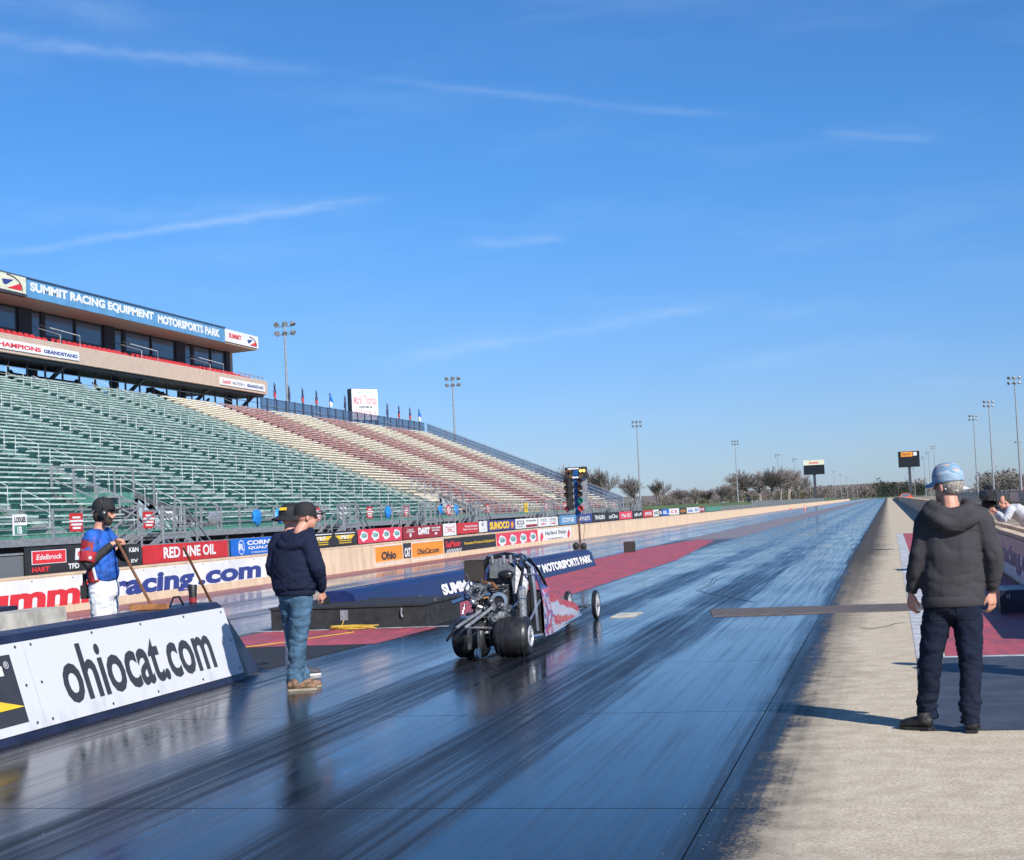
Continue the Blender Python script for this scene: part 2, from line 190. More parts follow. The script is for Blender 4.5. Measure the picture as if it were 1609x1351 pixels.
# ------------------------------------------------------------ mesh helpers
def V(*a): return Vector(a)
class MB:
    def __init__(s): s.v=[]; s.f=[]
    def add(s,vs,fs):
        o=len(s.v); s.v+= [tuple(v) for v in vs]; s.f+=[tuple(i+o for i in f) for f in fs]; return s
    def hexa(s,p): # 8 pts: bottom 4 ccw, top 4
        return s.add(p,[(3,2,1,0),(4,5,6,7),(0,1,5,4),(1,2,6,5),(2,3,7,6),(3,0,4,7)])
    def box(s,x0,x1,y0,y1,z0,z1):
        x0,x1=min(x0,x1),max(x0,x1); y0,y1=min(y0,y1),max(y0,y1); z0,z1=min(z0,z1),max(z0,z1)
        return s.hexa([(x0,y0,z0),(x1,y0,z0),(x1,y1,z0),(x0,y1,z0),(x0,y0,z1),(x1,y0,z1),(x1,y1,z1),(x0,y1,z1)])
    def bar(s,a,b,wd=.05,h=None,up=(0,0,1)):
        a,b=Vector(a),Vector(b); h=h or wd; t=(b-a).normalized(); up=Vector(up)
        if abs(t.dot(up))>.95: up=Vector((0,1,0)) if abs(t.y)<.9 else Vector((1,0,0))
        sd=t.cross(up).normalized()*wd/2; u=sd.cross(t).normalized()*h/2
        return s.hexa([a-sd-u,a+sd-u,b+sd-u,b-sd-u,a-sd+u,a+sd+u,b+sd+u,b-sd+u])
    def sweep(s,pts,rad,n=12,ref=(0,0,1),cap=True):
        pts=[Vector(p) for p in pts]; rad=[(r,r) if isinstance(r,(int,float)) else r for r in rad]
        rings=[]
        for i,p in enumerate(pts):
            t=(pts[min(i+1,len(pts)-1)]-pts[max(i-1,0)]).normalized(); rf=Vector(ref)
            if abs(t.dot(rf))>.93: rf=Vector((0,1,0)) if abs(t.y)<.9 else Vector((1,0,0))
            sd=t.cross(rf).normalized(); up=sd.cross(t).normalized()
            rings.append([p+sd*math.cos(2*math.pi*k/n)*rad[i][0]+up*math.sin(2*math.pi*k/n)*rad[i][1] for k in range(n)])
        vs=[v for r in rings for v in r]; fs=[]
        for i in range(len(rings)-1):
            for k in range(n): fs.append((i*n+k,i*n+(k+1)%n,(i+1)*n+(k+1)%n,(i+1)*n+k))
        if cap: fs.append(tuple(range(n))[::-1]); fs.append(tuple((len(rings)-1)*n+k for k in range(n)))
        return s.add(vs,fs)
    def tube(s,a,b,r,n=8,r2=None): return s.sweep([a,b],[r,r if r2 is None else r2],n)
    def path(s,pts,r,n=6): return s.sweep(pts,[r]*len(pts),n)
    def ell(s,c,r,n=14,m=9,rot=None):
        c=Vector(c); vs=[];fs=[]
        for i in range(m+1):
            a=math.pi*i/m
            for k in range(n):
                b=2*math.pi*k/n; p=Vector((r[0]*math.sin(a)*math.cos(b),r[1]*math.sin(a)*math.sin(b),r[2]*math.cos(a)))
                if rot: p=rot@p
                vs.append(c+p)
        for i in range(m):
            for k in range(n): fs.append((i*n+k,(i+1)*n+k,(i+1)*n+(k+1)%n,i*n+(k+1)%n))
        return s.add(vs,fs)
    def disc(s,c,nrm,r,n=16,th=.01): 
        c=Vector(c); nrm=Vector(nrm).normalized(); return s.sweep([c-nrm*th/2,c+nrm*th/2],[r,r],n)
    def lathe(s,c,ax,prof,n=24,cap=True): # prof: (dist along axis, radius)
        c=Vector(c); ax=Vector(ax).normalized(); rf=Vector((0,0,1)) if abs(ax.z)<.9 else Vector((1,0,0)); a=ax.cross(rf).normalized(); b=ax.cross(a).normalized()
        vs=[c+ax*d+(a*math.cos(2*math.pi*k/n)+b*math.sin(2*math.pi*k/n))*r for d,r in prof for k in range(n)]; fs=[]
        for i in range(len(prof)-1):
            for k in range(n): fs.append((i*n+k,i*n+(k+1)%n,(i+1)*n+(k+1)%n,(i+1)*n+k))
        if cap: fs.append(tuple(range(n))[::-1]); fs.append(tuple((len(prof)-1)*n+k for k in range(n)))
        return s.add(vs,fs)
    def quad(s,a,b,c,d): return s.add([a,b,c,d],[(0,1,2,3)])
    def poly(s,pts,th,dirv): # extruded polygon
        pts=[Vector(p) for p in pts]; d=Vector(dirv)*th; n=len(pts)
        return s.add(pts+[p+d for p in pts],[tuple(range(n))[::-1],tuple(range(n,2*n))]+[(i,(i+1)%n,n+(i+1)%n,n+i) for i in range(n)])
    def mesh(s,name,off=None,smooth=False):
        me=bpy.data.meshes.new(name); vs=s.v
        if off is not None: vs=[(a-off[0],b-off[1],c-off[2]) for a,b,c in vs]
        me.from_pydata(vs,[],s.f); me.validate(); 
        bm=bmesh.new(); bm.from_mesh(me); bmesh.ops.recalc_face_normals(bm,faces=bm.faces); bm.to_mesh(me); bm.free()
        if smooth: me.polygons.foreach_set('use_smooth',[True]*len(me.polygons)); me.set_sharp_from_angle(angle=math.radians(40))
        return me
    def build(s,name,m,parent=None,smooth=False,kind=None,label=None):
        off=ORG[parent.name] if parent is not None else None
        me=s.mesh(name,off,smooth); return link(name,me,m,parent,kind,label)
ORG={}
def link(name,me,m,parent=None,kind=None,label=None,loc=None):
    if m is not None and not me.materials: me.materials.append(M[m] if isinstance(m,str) else m)
    o=bpy.data.objects.new(name,me); COL.objects.link(o)
    if parent is not None: o.parent=parent; ORG[o.name]=ORG[parent.name]
    if loc is not None: o.location=loc
    if kind: o['kind']=kind
    if label: o['label']=label
    return o
def thing(name,label,cat,loc=(0,0,0),group=None):
    o=bpy.data.objects.new(name,None); COL.objects.link(o); o.location=loc; ORG[o.name]=tuple(float(c) for c in loc); o['label']=label; o['category']=cat; o.empty_display_size=.2
    if group: o['group']=group
    return o
def tag(o,label,cat,group=None):
    o['label']=label; o['category']=cat
    if group: o['group']=group
    return o
def part_at(name,me,m,parent,wloc):  # shared mesh placed at world location
    p=Vector(ORG[parent.name]); return link(name,me,m,parent,loc=Vector(wloc)-p)
def dup(root,loc,label=None,group=None):
    r=root.copy(); COL.objects.link(r); r.location=loc
    if label: r['label']=label
    if group: r['group']=group
    for c0 in list(root.children):
        c=c0.copy(); COL.objects.link(c); c.parent=r
        for g0 in list(c0.children):
            g=g0.copy(); COL.objects.link(g); g.parent=c
    return r
def struct(name,mb,m,smooth=False): return mb.build(name,m,None,smooth,'structure')
_tc={}
def text_geo(s,bold=0.0,res=3):
    k=(s,bold)
    if k in _tc: return _tc[k]
    cu=bpy.data.curves.new('t','FONT'); cu.body=s; cu.offset=bold; cu.resolution_u=res; cu.fill_mode='FRONT' if hasattr(cu,'fill_mode') else 'BOTH'
    ob=bpy.data.objects.new('t',cu); COL.objects.link(ob)
    dg=bpy.context.evaluated_depsgraph_get(); me=bpy.data.meshes.new_from_object(ob.evaluated_get(dg))
    vs=np.array([v.co[:2] for v in me.vertices]) if len(me.vertices) else np.zeros((1,2)); fs=[tuple(p.vertices) for p in me.polygons]
    bpy.data.objects.remove(ob); bpy.data.curves.remove(cu); bpy.data.meshes.remove(me)
    vs=vs-vs.min(0); _tc[k]=(vs,fs,vs.max(0)); return _tc[k]
def text(s,origin,r,u,wd,h,m,parent,bold=.02,shear=0,name='lettering',off=.004):
    """flat lettering: lower-left corner at origin, r/u unit vectors, size wd x h"""
    vs,fs,mx=text_geo(s,bold); origin=Vector(origin); r=Vector(r).normalized(); u=Vector(u).normalized(); n=r.cross(u).normalized(); origin=origin+n*off
    sx=wd/mx[0]; sy=h/mx[1]; b=MB(); b.add([origin+r*(x*sx+shear*y*sy)+u*(y*sy) for x,y in vs],fs)
    me=bpy.data.meshes.new(name); of=ORG[parent.name]; me.from_pydata([(a-of[0],c-of[1],d-of[2]) for a,c,d in b.v],[],b.f)
    return link(name,me,m,parent)
def panel(mb,origin,r,u,x0,x1,y0,y1,off=.0,th=.004):
    origin=Vector(origin); r=Vector(r).normalized(); u=Vector(u).normalized(); n=r.cross(u).normalized()
    a=[origin+r*x+u*y+n*off for x,y in ((x0,y0),(x1,y0),(x1,y1),(x0,y1))]
    mb.hexa(a+[p+n*th for p in a]); return mb
def sheet(pts,z): b=MB(); b.add([(x,y,z) for x,y in pts],[tuple(range(len(pts)))]); return b
# ============================================================ SETTING: ground and track
struct('ground',sheet([(-2500,-60),(2500,-60),(2500,6500),(-2500,6500)],-.14),'grass')
struct('spectator_pavement',sheet([(-75,-40),(-16.7,-40),(-16.7,215),(-75,215)],-.03),'asphalt_lot')
struct('return_road',sheet([(1.0,-40),(30,-40),(30,900),(1.0,900)],-.055),'dirt')
struct('track_base',sheet([(-16.6,-30),(4.5,-30),(4.5,50),(-16.6,50)],-.045),'joint_dark')
track=bpy.data.objects.new('track_surface',None); COL.objects.link(track); track['kind']='structure'; ORG[track.name]=(0,0,0)
ys=[.63-7.5+3.75*k for k in range(15)]
for a,b in zip(ys[:-1],ys[1:]):
    for x0,x1 in ((-6.59,-1.004),(-.996,4.4)):
        MB().box(x0,x1,a+.007,b-.007,-.04,0).build('concrete_slab','track',track)
yE=ys[-1]
MB().box(-6.59,-1.006,yE+.004,1000,-.04,0).build('racing_lane','track',track)
MB().box(-.994,2.8,yE+.004,1000,-.04,0).build('lane_margin','track',track)
MB().box(2.806,4.4,yE+.004,62,-.04,0).build('lane_margin','track',track)
MB().box(-16.62,-9.306,-30,1000,-.04,0).build('racing_lane','track',track)
MB().box(-9.3,-6.6,-30,1000,-.04,0).build('median_strip','track',track)
z1=.004
def paint(name,pts,m,z=z1): return struct(name,sheet(pts,z),m)
paint('red_median_paint',[(-9.2,23.7),(-5.95,23.7),(-5.95,31),(-6.1,44.6),(-7.4,66.6),(-8.4,69.5),(-9.15,60),(-9.2,50)],'pink_paint')
paint('red_median_patch',[(-9.25,18.7),(-6.5,18.75),(-6.42,21.3),(-9.1,21.3)],'pink_paint')
paint('white_painted_line',[(-9.3,21.3),(-6.3,21.38),(-6.3,21.5),(-9.3,21.45)],'line_white')
paint('dark_median_patch',[(-9.25,15.9),(-6.75,15.9),(-6.6,18.7),(-9.25,18.66)],'box_black')
paint('slate_pad',[(.12,10.74),(4.3,10.74),(4.3,15.44),(.18,15.44)],'slate_paint')
paint('red_pad',[(.46,15.62),(4.3,15.62),(4.3,50),(2.5,65),(.52,65)],'pink_paint')
paint('white_pad_border',[(.18,15.62),(.44,15.62),(.51,65),(.27,65.6)],'line_white')
paint('white_pad_edge',[(.18,15.46),(4.3,15.46),(4.3,15.6),(.18,15.6)],'line_white')
t=thing('rubber_mat','flat brown rubber mat laid across the lane ahead of the black hooded man','rubber mat',(-.6,22.5,0))
MB().hexa([(-2.5,21.72,.001),(1.25,21.75,.001),(1.25,23.15,.001),(-2.72,23.2,.001),(-2.5,21.74,.014),(1.25,21.77,.014),(1.25,23.13,.014),(-2.70,23.18,.014)]).build('mat_sheet','mat_brown',t)
t=thing('lane_plate','small tan plate set flush in the lane ahead of the front wheel','ground plate',(-3.9,22.6,0)); MB().box(-4.05,-3.7,22.15,23.0,.001,.01).build('plate','tan_riser',t)
# skid arcs in the rubber
def arc(name,pts,wd,m='joint_dark'):
    b=MB(); P=[Vector((x,y,.0035)) for x,y in pts]
    for i in range(len(P)-1):
        d=(P[i+1]-P[i]).normalized(); n=Vector((-d.y,d.x,0))*wd/2; d2=(P[min(i+2,len(P)-1)]-P[i+1]); d2=d2.normalized() if d2.length>0 else d; n2=Vector((-d2.y,d2.x,0))*wd/2
        b.quad(P[i]-n,P[i]+n,P[i+1]+n2,P[i+1]-n2)
    return struct(name,b,m)
for k in range(2):
    arc('skid_mark',[(-3.75+.22*math.sin(a*1.2)+k*.07,33-a*2.6) for a in [i*.25 for i in range(8)]]+[(-3.3+i*.28+k*.04,27.6-i*.75) for i in range(5)],.013,'tyre')
b=MB(); pts=[(-.42,19.2),(-.30,19.0),(-.22,19.15),(-.10,19.35),(.02,19.75),(.10,19.8)]
for (a,c),(d,e) in zip(pts[:-1],pts[1:]): b.bar((a,c,.001),(d,e,.001),.018,.004)
struct('pavement_crack',b,'joint_dark')
# ============================================================ LEFT WALL with banners
RX,UZ=(0,1,0),(0,0,1)
lw=thing('concrete_wall','long tan concrete barrier wall beyond the far lane','barrier wall',(-16.6,20,0))
seg=MB(); seg.hexa([(-.42,.006,0),(0,.006,0),(0,5.994,0),(-.42,5.994,0),(-.34,.006,.76),(-.04,.006,.76),(-.04,5.994,.76),(-.34,5.994,.76)]); seg.box(-.345,-.03,.004,5.996,.763,.80)
segm=seg.mesh('wall_segment')
for k in range(112): part_at('wall_segment',segm,'concrete_wall',lw,(-16.41,18+6*k,0))
# chainlink fence behind
fe=thing('mesh_fence','low galvanised fence standing right behind the tan wall and carrying the banners','fence',(-16.95,20,0))
pm=MB().box(-.03,.03,-.03,.03,0,1.27).mesh('post')
for k in range(58): part_at('post',pm,'galv',fe,(-17.0,20+3.2*k,0))
MB().box(-17.02,-16.98,20,203,1.22,1.26).build('top_rail','galv',fe); MB().box(-17.003,-16.997,20,203,.3,1.2).build('mesh','pit_mesh',fe)
def banner(y0,y1,z0,z1,X,bgm,label,texts=(),extras=None,frame=None,tilt=0,cat='banner'):
    t=thing('banner',label,cat,(X,(y0+y1)/2,z0))
    MB().box(X-.015,X,y0+.01,y1-.01,z0,z1).build('sheet',bgm,t)
    if frame:
        b=MB(); f=.035
        for a in ((y0+.01,y0+f,z0,z1),(y1-f,y1-.01,z0,z1),(y0+f,y1-f,z0,z0+f),(y0+f,y1-f,z1-f,z1)): b.box(X+.001,X+.006,*a)
        b.build('border',frame,t)
    for (s,a,b_,c,d,m,*k) in texts: # a..b fractions in y ; c..d fractions in z
        W_=(y1-y0); H_=(z1-z0); text(s,(X,y0+a*W_,z0+c*H_),RX,UZ,(b_-a)*W_,(d-c)*H_,m,t,*(k if k else (.03,)),off=.008)
    if extras: extras(t,X,y0,y1,z0,z1)
    return t
def rect(t,X,y0,y1,z0,z1,a,b,c,d,m,name='panel_print',off=.004,skew=0):
    W_=y1-y0; H_=z1-z0; p=[(X+off,y0+a*W_,z0+c*H_),(X+off,y0+b*W_,z0+c*H_),(X+off,y0+b*W_+skew*(d-c)*H_,z0+d*H_),(X+off,y0+a*W_+skew*(d-c)*H_,z0+d*H_)]
    MB().quad(*p).build(name,m,t)
def oval(t,X,y0,y1,z0,z1,cy,cz,ry,rz,m,off=.005,name='emblem',n=20,wob=0):
    W_=y1-y0; H_=z1-z0; b=MB(); b.add([(X+off,y0+cy*W_+ry*(1+wob*math.sin(k*5.0))*math.cos(2*math.pi*k/n),z0+cz*H_+rz*(1+wob*math.cos(k*7.0))*math.sin(2*math.pi*k/n)) for k in range(n)],[tuple(range(n))]); b.build(name,m,t)
# big white banner on the wall face (slightly sloping face: keep proud)
XF=-16.43
t=thing('wall_banner','long white banner with big red and blue slanted letters on the tan wall','banner',(XF,30,0))
MB().box(XF-.015,XF+.01,20.2,41.3,.05,.735).build('sheet','white',t)
text('summit',(XF+.01,24.6,.14),RX,UZ,5.25,.46,'redtext',t,.045,.18)
text('racing',(XF+.01,30.15,.05),RX,UZ,4.0,.57,'navytext',t,.045,.18)
text('.com',(XF+.01,34.4,.20),RX,UZ,3.85,.33,'navytext',t,.045,.18)
b=MB()
for k in range(14): b.disc((XF+.012,20.8+1.55*k,.70),(1,0,0),.018,6,.006)
b.build('rivet','ink',t,kind='stuff')
# low row (on the wall face)
XL=-16.42
MBo=lambda: MB()
banner(47.65,50.66,.07,.72,XL,'orange','orange banner reading Ohio, leftmost of the two orange ones on the tan wall',[('Ohio',.22,.74,.25,.68,'ink',.045)],frame='white')
banner(50.7,51.6,.07,.72,XL,'ink','small black board with tall white letters between the two orange banners',[('CAT',.12,.88,.25,.75,'white',.05)])
banner(51.64,55.66,.07,.72,XL,'orange','orange banner with a web address right of the small black board',[('OhioCat.com',.16,.84,.3,.62,'ink',.025)],frame='white')
def seal(t,X,y0,y1,z0,z1):
    rect(t,X,y0,y1,z0,z1,0.005,.995,.0,.10,'yellow','stripe')
    for k in range(9): rect(t,X,y0,y1,z0,z1,.03+k*.03,.045+k*.03,.2,.30,'white','check',.005,.3); rect(t,X,y0,y1,z0,z1,.045+k*.03,.06+k*.03,.30,.40,'white','check',.005,.3)
banner(55.74,63.62,.05,.74,XL,'banner_black','black banner with red and yellow lettering and a white checker strip on the tan wall',[('SealMaster',.02,.29,.5,.86,'redtext',.04,.15),('Pavement Products & Equipment',.36,.97,.5,.7,'yellow',.02)],seal)
def coke(n):
    def f(t,X,y0,y1,z0,z1):
        for k in range(n):
            c=(k+.5)/n
            oval(t,X,y0,y1,z0,z1,c,.5,(y1-y0)/n*.34,(z1-z0)*.34,'white',.004,'splash',26,.14); oval(t,X,y0,y1,z0,z1,c,.55,(y1-y0)/n*.24,(z1-z0)*.2,'teal',.006,'disc',18,.08)
            text('Cola',(X,y0+(c-.2/n)*(y1-y0),z0+.42*(z1-z0)),RX,UZ,(y1-y0)/n*.4,(z1-z0)*.24,'ink',t,.0,.2,off=.009)
    return f
banner(63.75,71.66,.07,.74,XL,'pinkred','red banner with four white splash emblems on the tan wall itself',(),coke(4))
def hs(t,X,y0,y1,z0,z1):
    for c in (.09,.91): oval(t,X,y0,y1,z0,z1,c,.5,.33,.22,'redtext',.004,'emblem',14,.3)
banner(71.83,79.7,.07,.74,XL,'white','white banner with black name between two red emblems on the tan wall',[('Harland Sharp',.19,.82,.44,.82,'ink',.01),('www.harlandsharp.com',.27,.7,.16,.3,'ink',.01)],hs)
# top row on the fence
XT=-16.93
def edel(t,X,y0,y1,z0,z1):
    rect(t,X,y0,y1,z0,z1,.06,.385,.36,.86,'white'); rect(t,X,y0,y1,z0,z1,.067,.378,.385,.835,'redtext','plate',.006)
    rect(t,X,y0,y1,z0,z1,.47,.80,.42,.86,'white','plate',.004,.15)
    for k in range(4): rect(t,X,y0,y1,z0,z1,.71+.015*k,.725+.015*k,.52+.07*k,.62+.07*k,'ink','check',.007)
    text('Edelbrock',(X,y0+.1*(y1-y0),z0+.52*(z1-z0)),RX,UZ,.24*(y1-y0),.2*(z1-z0),'white',t,.02,.25,off=.01)
    text('COMP',(X,y0+.495*(y1-y0),z0+.54*(z1-z0)),RX,UZ,.21*(y1-y0),.22*(z1-z0),'redtext',t,.05,.1,off=.01)
banner(27.6,31.75,.80,1.36,XT,'banner_black','black fence banner with red and white name plates, behind the broom man',[('HART',.06,.22,.08,.27,'redtext',.05),('TFD',.40,.51,.1,.3,'white',.04),('Pioneer',.65,.85,.17,.33,'white',.03,.2)],edel)
banner(31.8,32.55,.80,1.30,XT,'banner_black','narrow black banner left of the solid red one',[('K&N',.2,.8,.62,.84,'white'),('EV',.3,.75,.14,.3,'white')])
banner(32.62,37.35,.80,1.24,XT,'red','deep red fence banner with tall white condensed letters, left of the blue one',[('RED LINE OIL',.22,.84,.22,.84,'white',.035)])
def cw(t,X,y0,y1,z0,z1):
    oval(t,X,y0,y1,z0,z1,.12,.48,.20,.20,'white'); oval(t,X,y0,y1,z0,z1,.12,.48,.17,.175,'bright_blue',.007)
banner(37.55,43.0,.80,1.25,XT,'bright_blue','bright blue fence banner with a white ringed emblem, left of the man in navy hoodie',[('R',.09,.15,.3,.7,'white',.04),('CORNWELL',.19,.72,.58,.86,'white',.045),('QUALITY TOOLS',.2,.8,.3,.5,'white',.04),('CORNWELLTOOLS.COM',.24,.66,.08,.18,'white',.01)],cw)
def mt(t,X,y0,y1,z0,z1):
    for c in (.05,.53):
        rect(t,X,y0,y1,z0,z1,c,c+.42,.82,.88,'white','stripe'); 
        b=MB(); W_=y1-y0;H_=z1-z0
        for q,w_ in ((0,.42),):
            b.add([(X+.004,y0+c*W_,z0+.72*H_),(X+.004,y0+(c+.08)*W_,z0+.45*H_),(X+.004,y0+(c+.34)*W_,z0+.45*H_),(X+.004,y0+(c+.42)*W_,z0+.72*H_)],[(0,1,2,3)])
        b.build('emblem','yellow',t); text('M/T',(X,y0+(c+.12)*W_,z0+.47*H_),RX,UZ,.17*W_,.24*H_,'white',t,.05,.2,off=.01)
        for z in (.32,.18): rect(t,X,y0,y1,z0,z1,c+.08,c+.34,z,z+.05,'yellow','stripe')
banner(43.05,47.45,.80,1.28,XT,'banner_black','black fence banner with two yellow emblems, right of the man in navy hoodie',(),mt)
banner(47.55,52.2,.82,1.29,XT,'pinkred','red fence banner with four white splash emblems, in the upper row',(),coke(4))
def dart(t,X,y0,y1,z0,z1):
    oval(t,X,y0,y1,z0,z1,.17,.33,.14,.07,'white',.004,'emblem',12,.2); oval(t,X,y0,y1,z0,z1,.82,.3,.2,.04,'white',.004,'emblem',12,.2)
banner(52.35,57.3,.82,1.28,XT,'maroon','dark red fence banner with large white outlined letters in its middle',[('DART',.36,.66,.3,.86,'white',.09),('VEST',.09,.25,.68,.8,'white',.03),('POWER',.07,.27,.52,.64,'white',.03),('MACHINE',.70,.94,.70,.84,'white',.03),('BLOCKS',.72,.92,.5,.64,'white',.03)],dart)
def bt(t,X,y0,y1,z0,z1):
    b=MB(); W_=y1-y0;H_=z1-z0; P=[(.15,.75),(.5,.62),(.85,.75),(.85,.25),(.5,.38),(.15,.25)]
    for i in range(6):
        a,c=P[i],P[(i+1)%6]; b.bar((X+.005,y0+a[0]*W_,z0+a[1]*H_),(X+.005,y0+c[0]*W_,z0+c[1]*H_),.02,.004,(1,0,0))
    b.build('emblem','redtext',t)
banner(57.45,59.3,.82,1.30,XT,'white','small white fence banner with a thin red bow tie outline',[('Beer',.3,.7,.42,.6,'redtext',.0,.3)],bt)
banner(59.42,62.7,.84,1.29,XT,'red','plain red fence banner with two short lines of white words',[('Korte Schwartz',.35,.95,.56,.78,'white',.02),('Taking the country',.25,.95,.26,.46,'white',.02)])
banner(62.85,64.2,.84,1.30,XT,'white','narrow white fence banner with faint grey marks, left of the yellow lettering',[('E',.3,.6,.55,.85,'navytext',.0),('Co',.3,.7,.15,.4,'teal',.0)])
def sun(t,X,y0,y1,z0,z1):
    rect(t,X,y0,y1,z0,z1,.8,1,0,1,'navytext'); oval(t,X,y0,y1,z0,z1,.88,.5,.3,.15,'orange',.008,'emblem',12,.2)
banner(64.35,69.3,.84,1.30,XT,'sunoco_blue','dark blue fence banner with big yellow capital letters',[('SUNOCO',.05,.77,.14,.88,'yellow',.06)],sun)
banner(69.4,74.0,.84,1.30,XT,'white','white fence banner with grey letters and a brown strip in its lower right',[('SCCA',.05,.38,.4,.85,'ink',.02),('All Racing Series',.46,.94,.62,.85,'ink',.01),('RACING',.08,.32,.15,.3,'ink',.0)],lambda t,X,y0,y1,z0,z1: rect(t,X,y0,y1,z0,z1,.45,.97,.08,.36,'maroon'))
banner(74.2,78.8,.84,1.30,XT,'white','white fence banner with two stacked boxed emblems',[('STATE',.1,.4,.62,.84,'ink',.01),('STATE',.58,.88,.62,.84,'ink',.01),('NEWS',.13,.37,.18,.38,'redtext',.03),('FARM',.61,.85,.18,.38,'redtext',.03)],lambda t,X,y0,y1,z0,z1: (rect(t,X,y0,y1,z0,z1,.08,.42,.5,.54,'ink'),rect(t,X,y0,y1,z0,z1,.56,.9,.5,.54,'ink')))
far=[(79.2,83.7,'skyblue_sign','pale blue fence banner behind the starting light pole','COYNE','white'),(83.8,88.4,'navytext','dark blue fence banner just right of the starting light pole','VFW AUTO','white'),(88.5,93.2,'banner_black','black fence banner with white text lines right of the starting lights','TRAILERS','white'),
 (93.3,97.8,'banner_black','black fence banner with round white rings','oOo','white'),(97.9,102.9,'pinkred','bright red fence banner with white script, beyond the starting lights','Mac Oil','white'),(103,107.6,'banner_black','black fence banner with rows of tiny white and red squares','x8 x9','white'),(107.7,112.5,'red','red fence banner with wide white lettering, last red one down the wall','ARMORED','white'),
 (112.6,115.4,'white','white fence banner with dark block print','HG','ink'),(115.5,117.1,'banner_black','narrow black and blue fence banner','B','white'),(117.2,121,'bright_blue','small blue and white fence banner in the far row','IL','white'),(121.1,127,'white','white fence banner with a red stripe','C K','redtext'),(127.1,132,'banner_black','dark fence banner with an orange dot in the far row','OX','orange'),
 (132.1,137,'white','white fence banner with a blue wavy print in the far row','Lake','bright_blue'),(137.1,141.2,'white','white fence banner with light blue letters, next to last','EAT','bright_blue'),(141.3,145,'maroon','dark red end banner of the far row','M','white')]
for (a,b_,m_,lab,s,tm) in far: banner(a,b_,.84,1.34,XT,m_,lab,[(s,.15,.85,.25,.75,tm,.03)])
t=thing('green_windscreen','dark green windscreen panel on the fence at the far end of the banner row','windscreen',(XT,152,.8)); MB().box(XT-.015,XT,146,160,.84,1.3).build('screen','green_riser',t)
# ============================================================ STARTLINE BARRIER (white sponsor panel)
t=thing('sponsor_barrier','navy barrier with a white panel reading ohiocat.com in the left foreground','barrier',(-7.0,10,0))
prof=[(-6.64,0),(-6.66,.05),(-6.875,.765),(-6.93,.81),(-7.3,.81),(-7.36,.765),(-7.56,0)]
b=MB(); n=len(prof)
ring=lambda y,k=1,sh=0:[(x,y+sh*z,z*k) for x,z in prof]
vs=ring(-3)+ring(14.98,1,-.03)+[(x+.0,15.05+(.85-z)*.95,max(0,z*.0)) for x,z in prof]
fs=[]
for r_ in range(1):
    for k in range(n-1): fs.append((r_*n+k,r_*n+k+1,(r_+1)*n+k+1,(r_+1)*n+k))
fs.append(tuple(range(n))[::-1]); fs.append(tuple(range(n,2*n))); b.add(vs[:2*n],fs); b.build('barrier_body','navy',t)
b=MB(); b.add([(-6.70,15.0,0),(-6.92,14.96,.80),(-7.30,14.96,.80),(-7.52,15.0,0),(-6.80,15.75,0),(-7.45,15.75,0)],[(0,1,4),(1,2,5,4),(2,3,5),(0,4,5,3)]); b.build('end_ramp','navy',t)
O=Vector((-6.660,0,.062)); U=Vector((-.213,0,.70)).normalized(); Hh=.715
def fp(y,h,off=.006): return O+Vector((0,y,0))+U*h+Vector((U.z,0,-U.x))*off
for (y0,y1) in ((5.2,11.095),(11.105,14.96)):
    b=MB(); panel(b,O,RX,U,y0,y1,.0,Hh,.004,.006); pn=b.build('sponsor_panel','panel_white',t)
text('ohiocat.com',fp(11.52,.12,.011),RX,U,2.88,.50,'ink',t,.022,0)
b=MB(); panel(b,O,RX,U,5.6,10.87,.075,.63,.0115,.002); b.build('logo_block','ink',t)
text('CAT',fp(8.78,.22,.015),RX,U,1.93,.33,'white',t,.05)
b=MB(); b.add([fp(9.5,.20,.019),fp(10.87,.20,.019),fp(10.2,.36,.019)],[(0,1,2)]); b.build('logo_triangle','yellow',t)
text('®',fp(10.74,.52,.015),RX,U,.07,.06,'white',t,.0)
b=MB()
for y,h in [(10.98,.68),(10.98,.36),(10.98,.05),(11.21,.68),(11.21,.36),(11.21,.05),(12.2,.69),(12.2,.04),(13.1,.69),(13.05,.04),(14.0,.69),(14.0,.04),(14.86,.67),(14.88,.36),(14.9,.06),(12.35,.36),(10.2,.69),(9,.69),(9.6,.04)]:
    b.disc(fp(y,h,.012),(U.z,0,-U.x),.013,8,.006)
b.build('rivet','steel_dark',t,kind='stuff')
# grey concrete block wall behind
t=thing('concrete_block_wall','weathered grey concrete barrier behind the white panel barrier','barrier',(-7.95,10,0))
for k in range(5): MB().hexa([(-8.2,-1+2.88*k,0),(-7.7,-1+2.88*k,0),(-7.7,1.86+2.88*k,0),(-8.2,1.86+2.88*k,0),(-8.1,-1+2.88*k,.90),(-7.78,-1+2.88*k,.90),(-7.78,1.86+2.88*k,.90),(-8.1,1.86+2.88*k,.90)]).build('block','old_concrete',t)
t=thing('equipment_case','low flat black and navy equipment case lying behind the left end of the barriers','equipment case',(-8.6,12,0))
MB().box(-8.95,-8.3,10.5,13.2,.0,.86).build('case_body','box_black',t); MB().box(-9.0,-8.25,10.4,13.3,.864,.93).build('lid','navy',t); MB().box(-8.97,-8.6,12.3,12.9,.934,1.0).build('box_top','box_black',t)
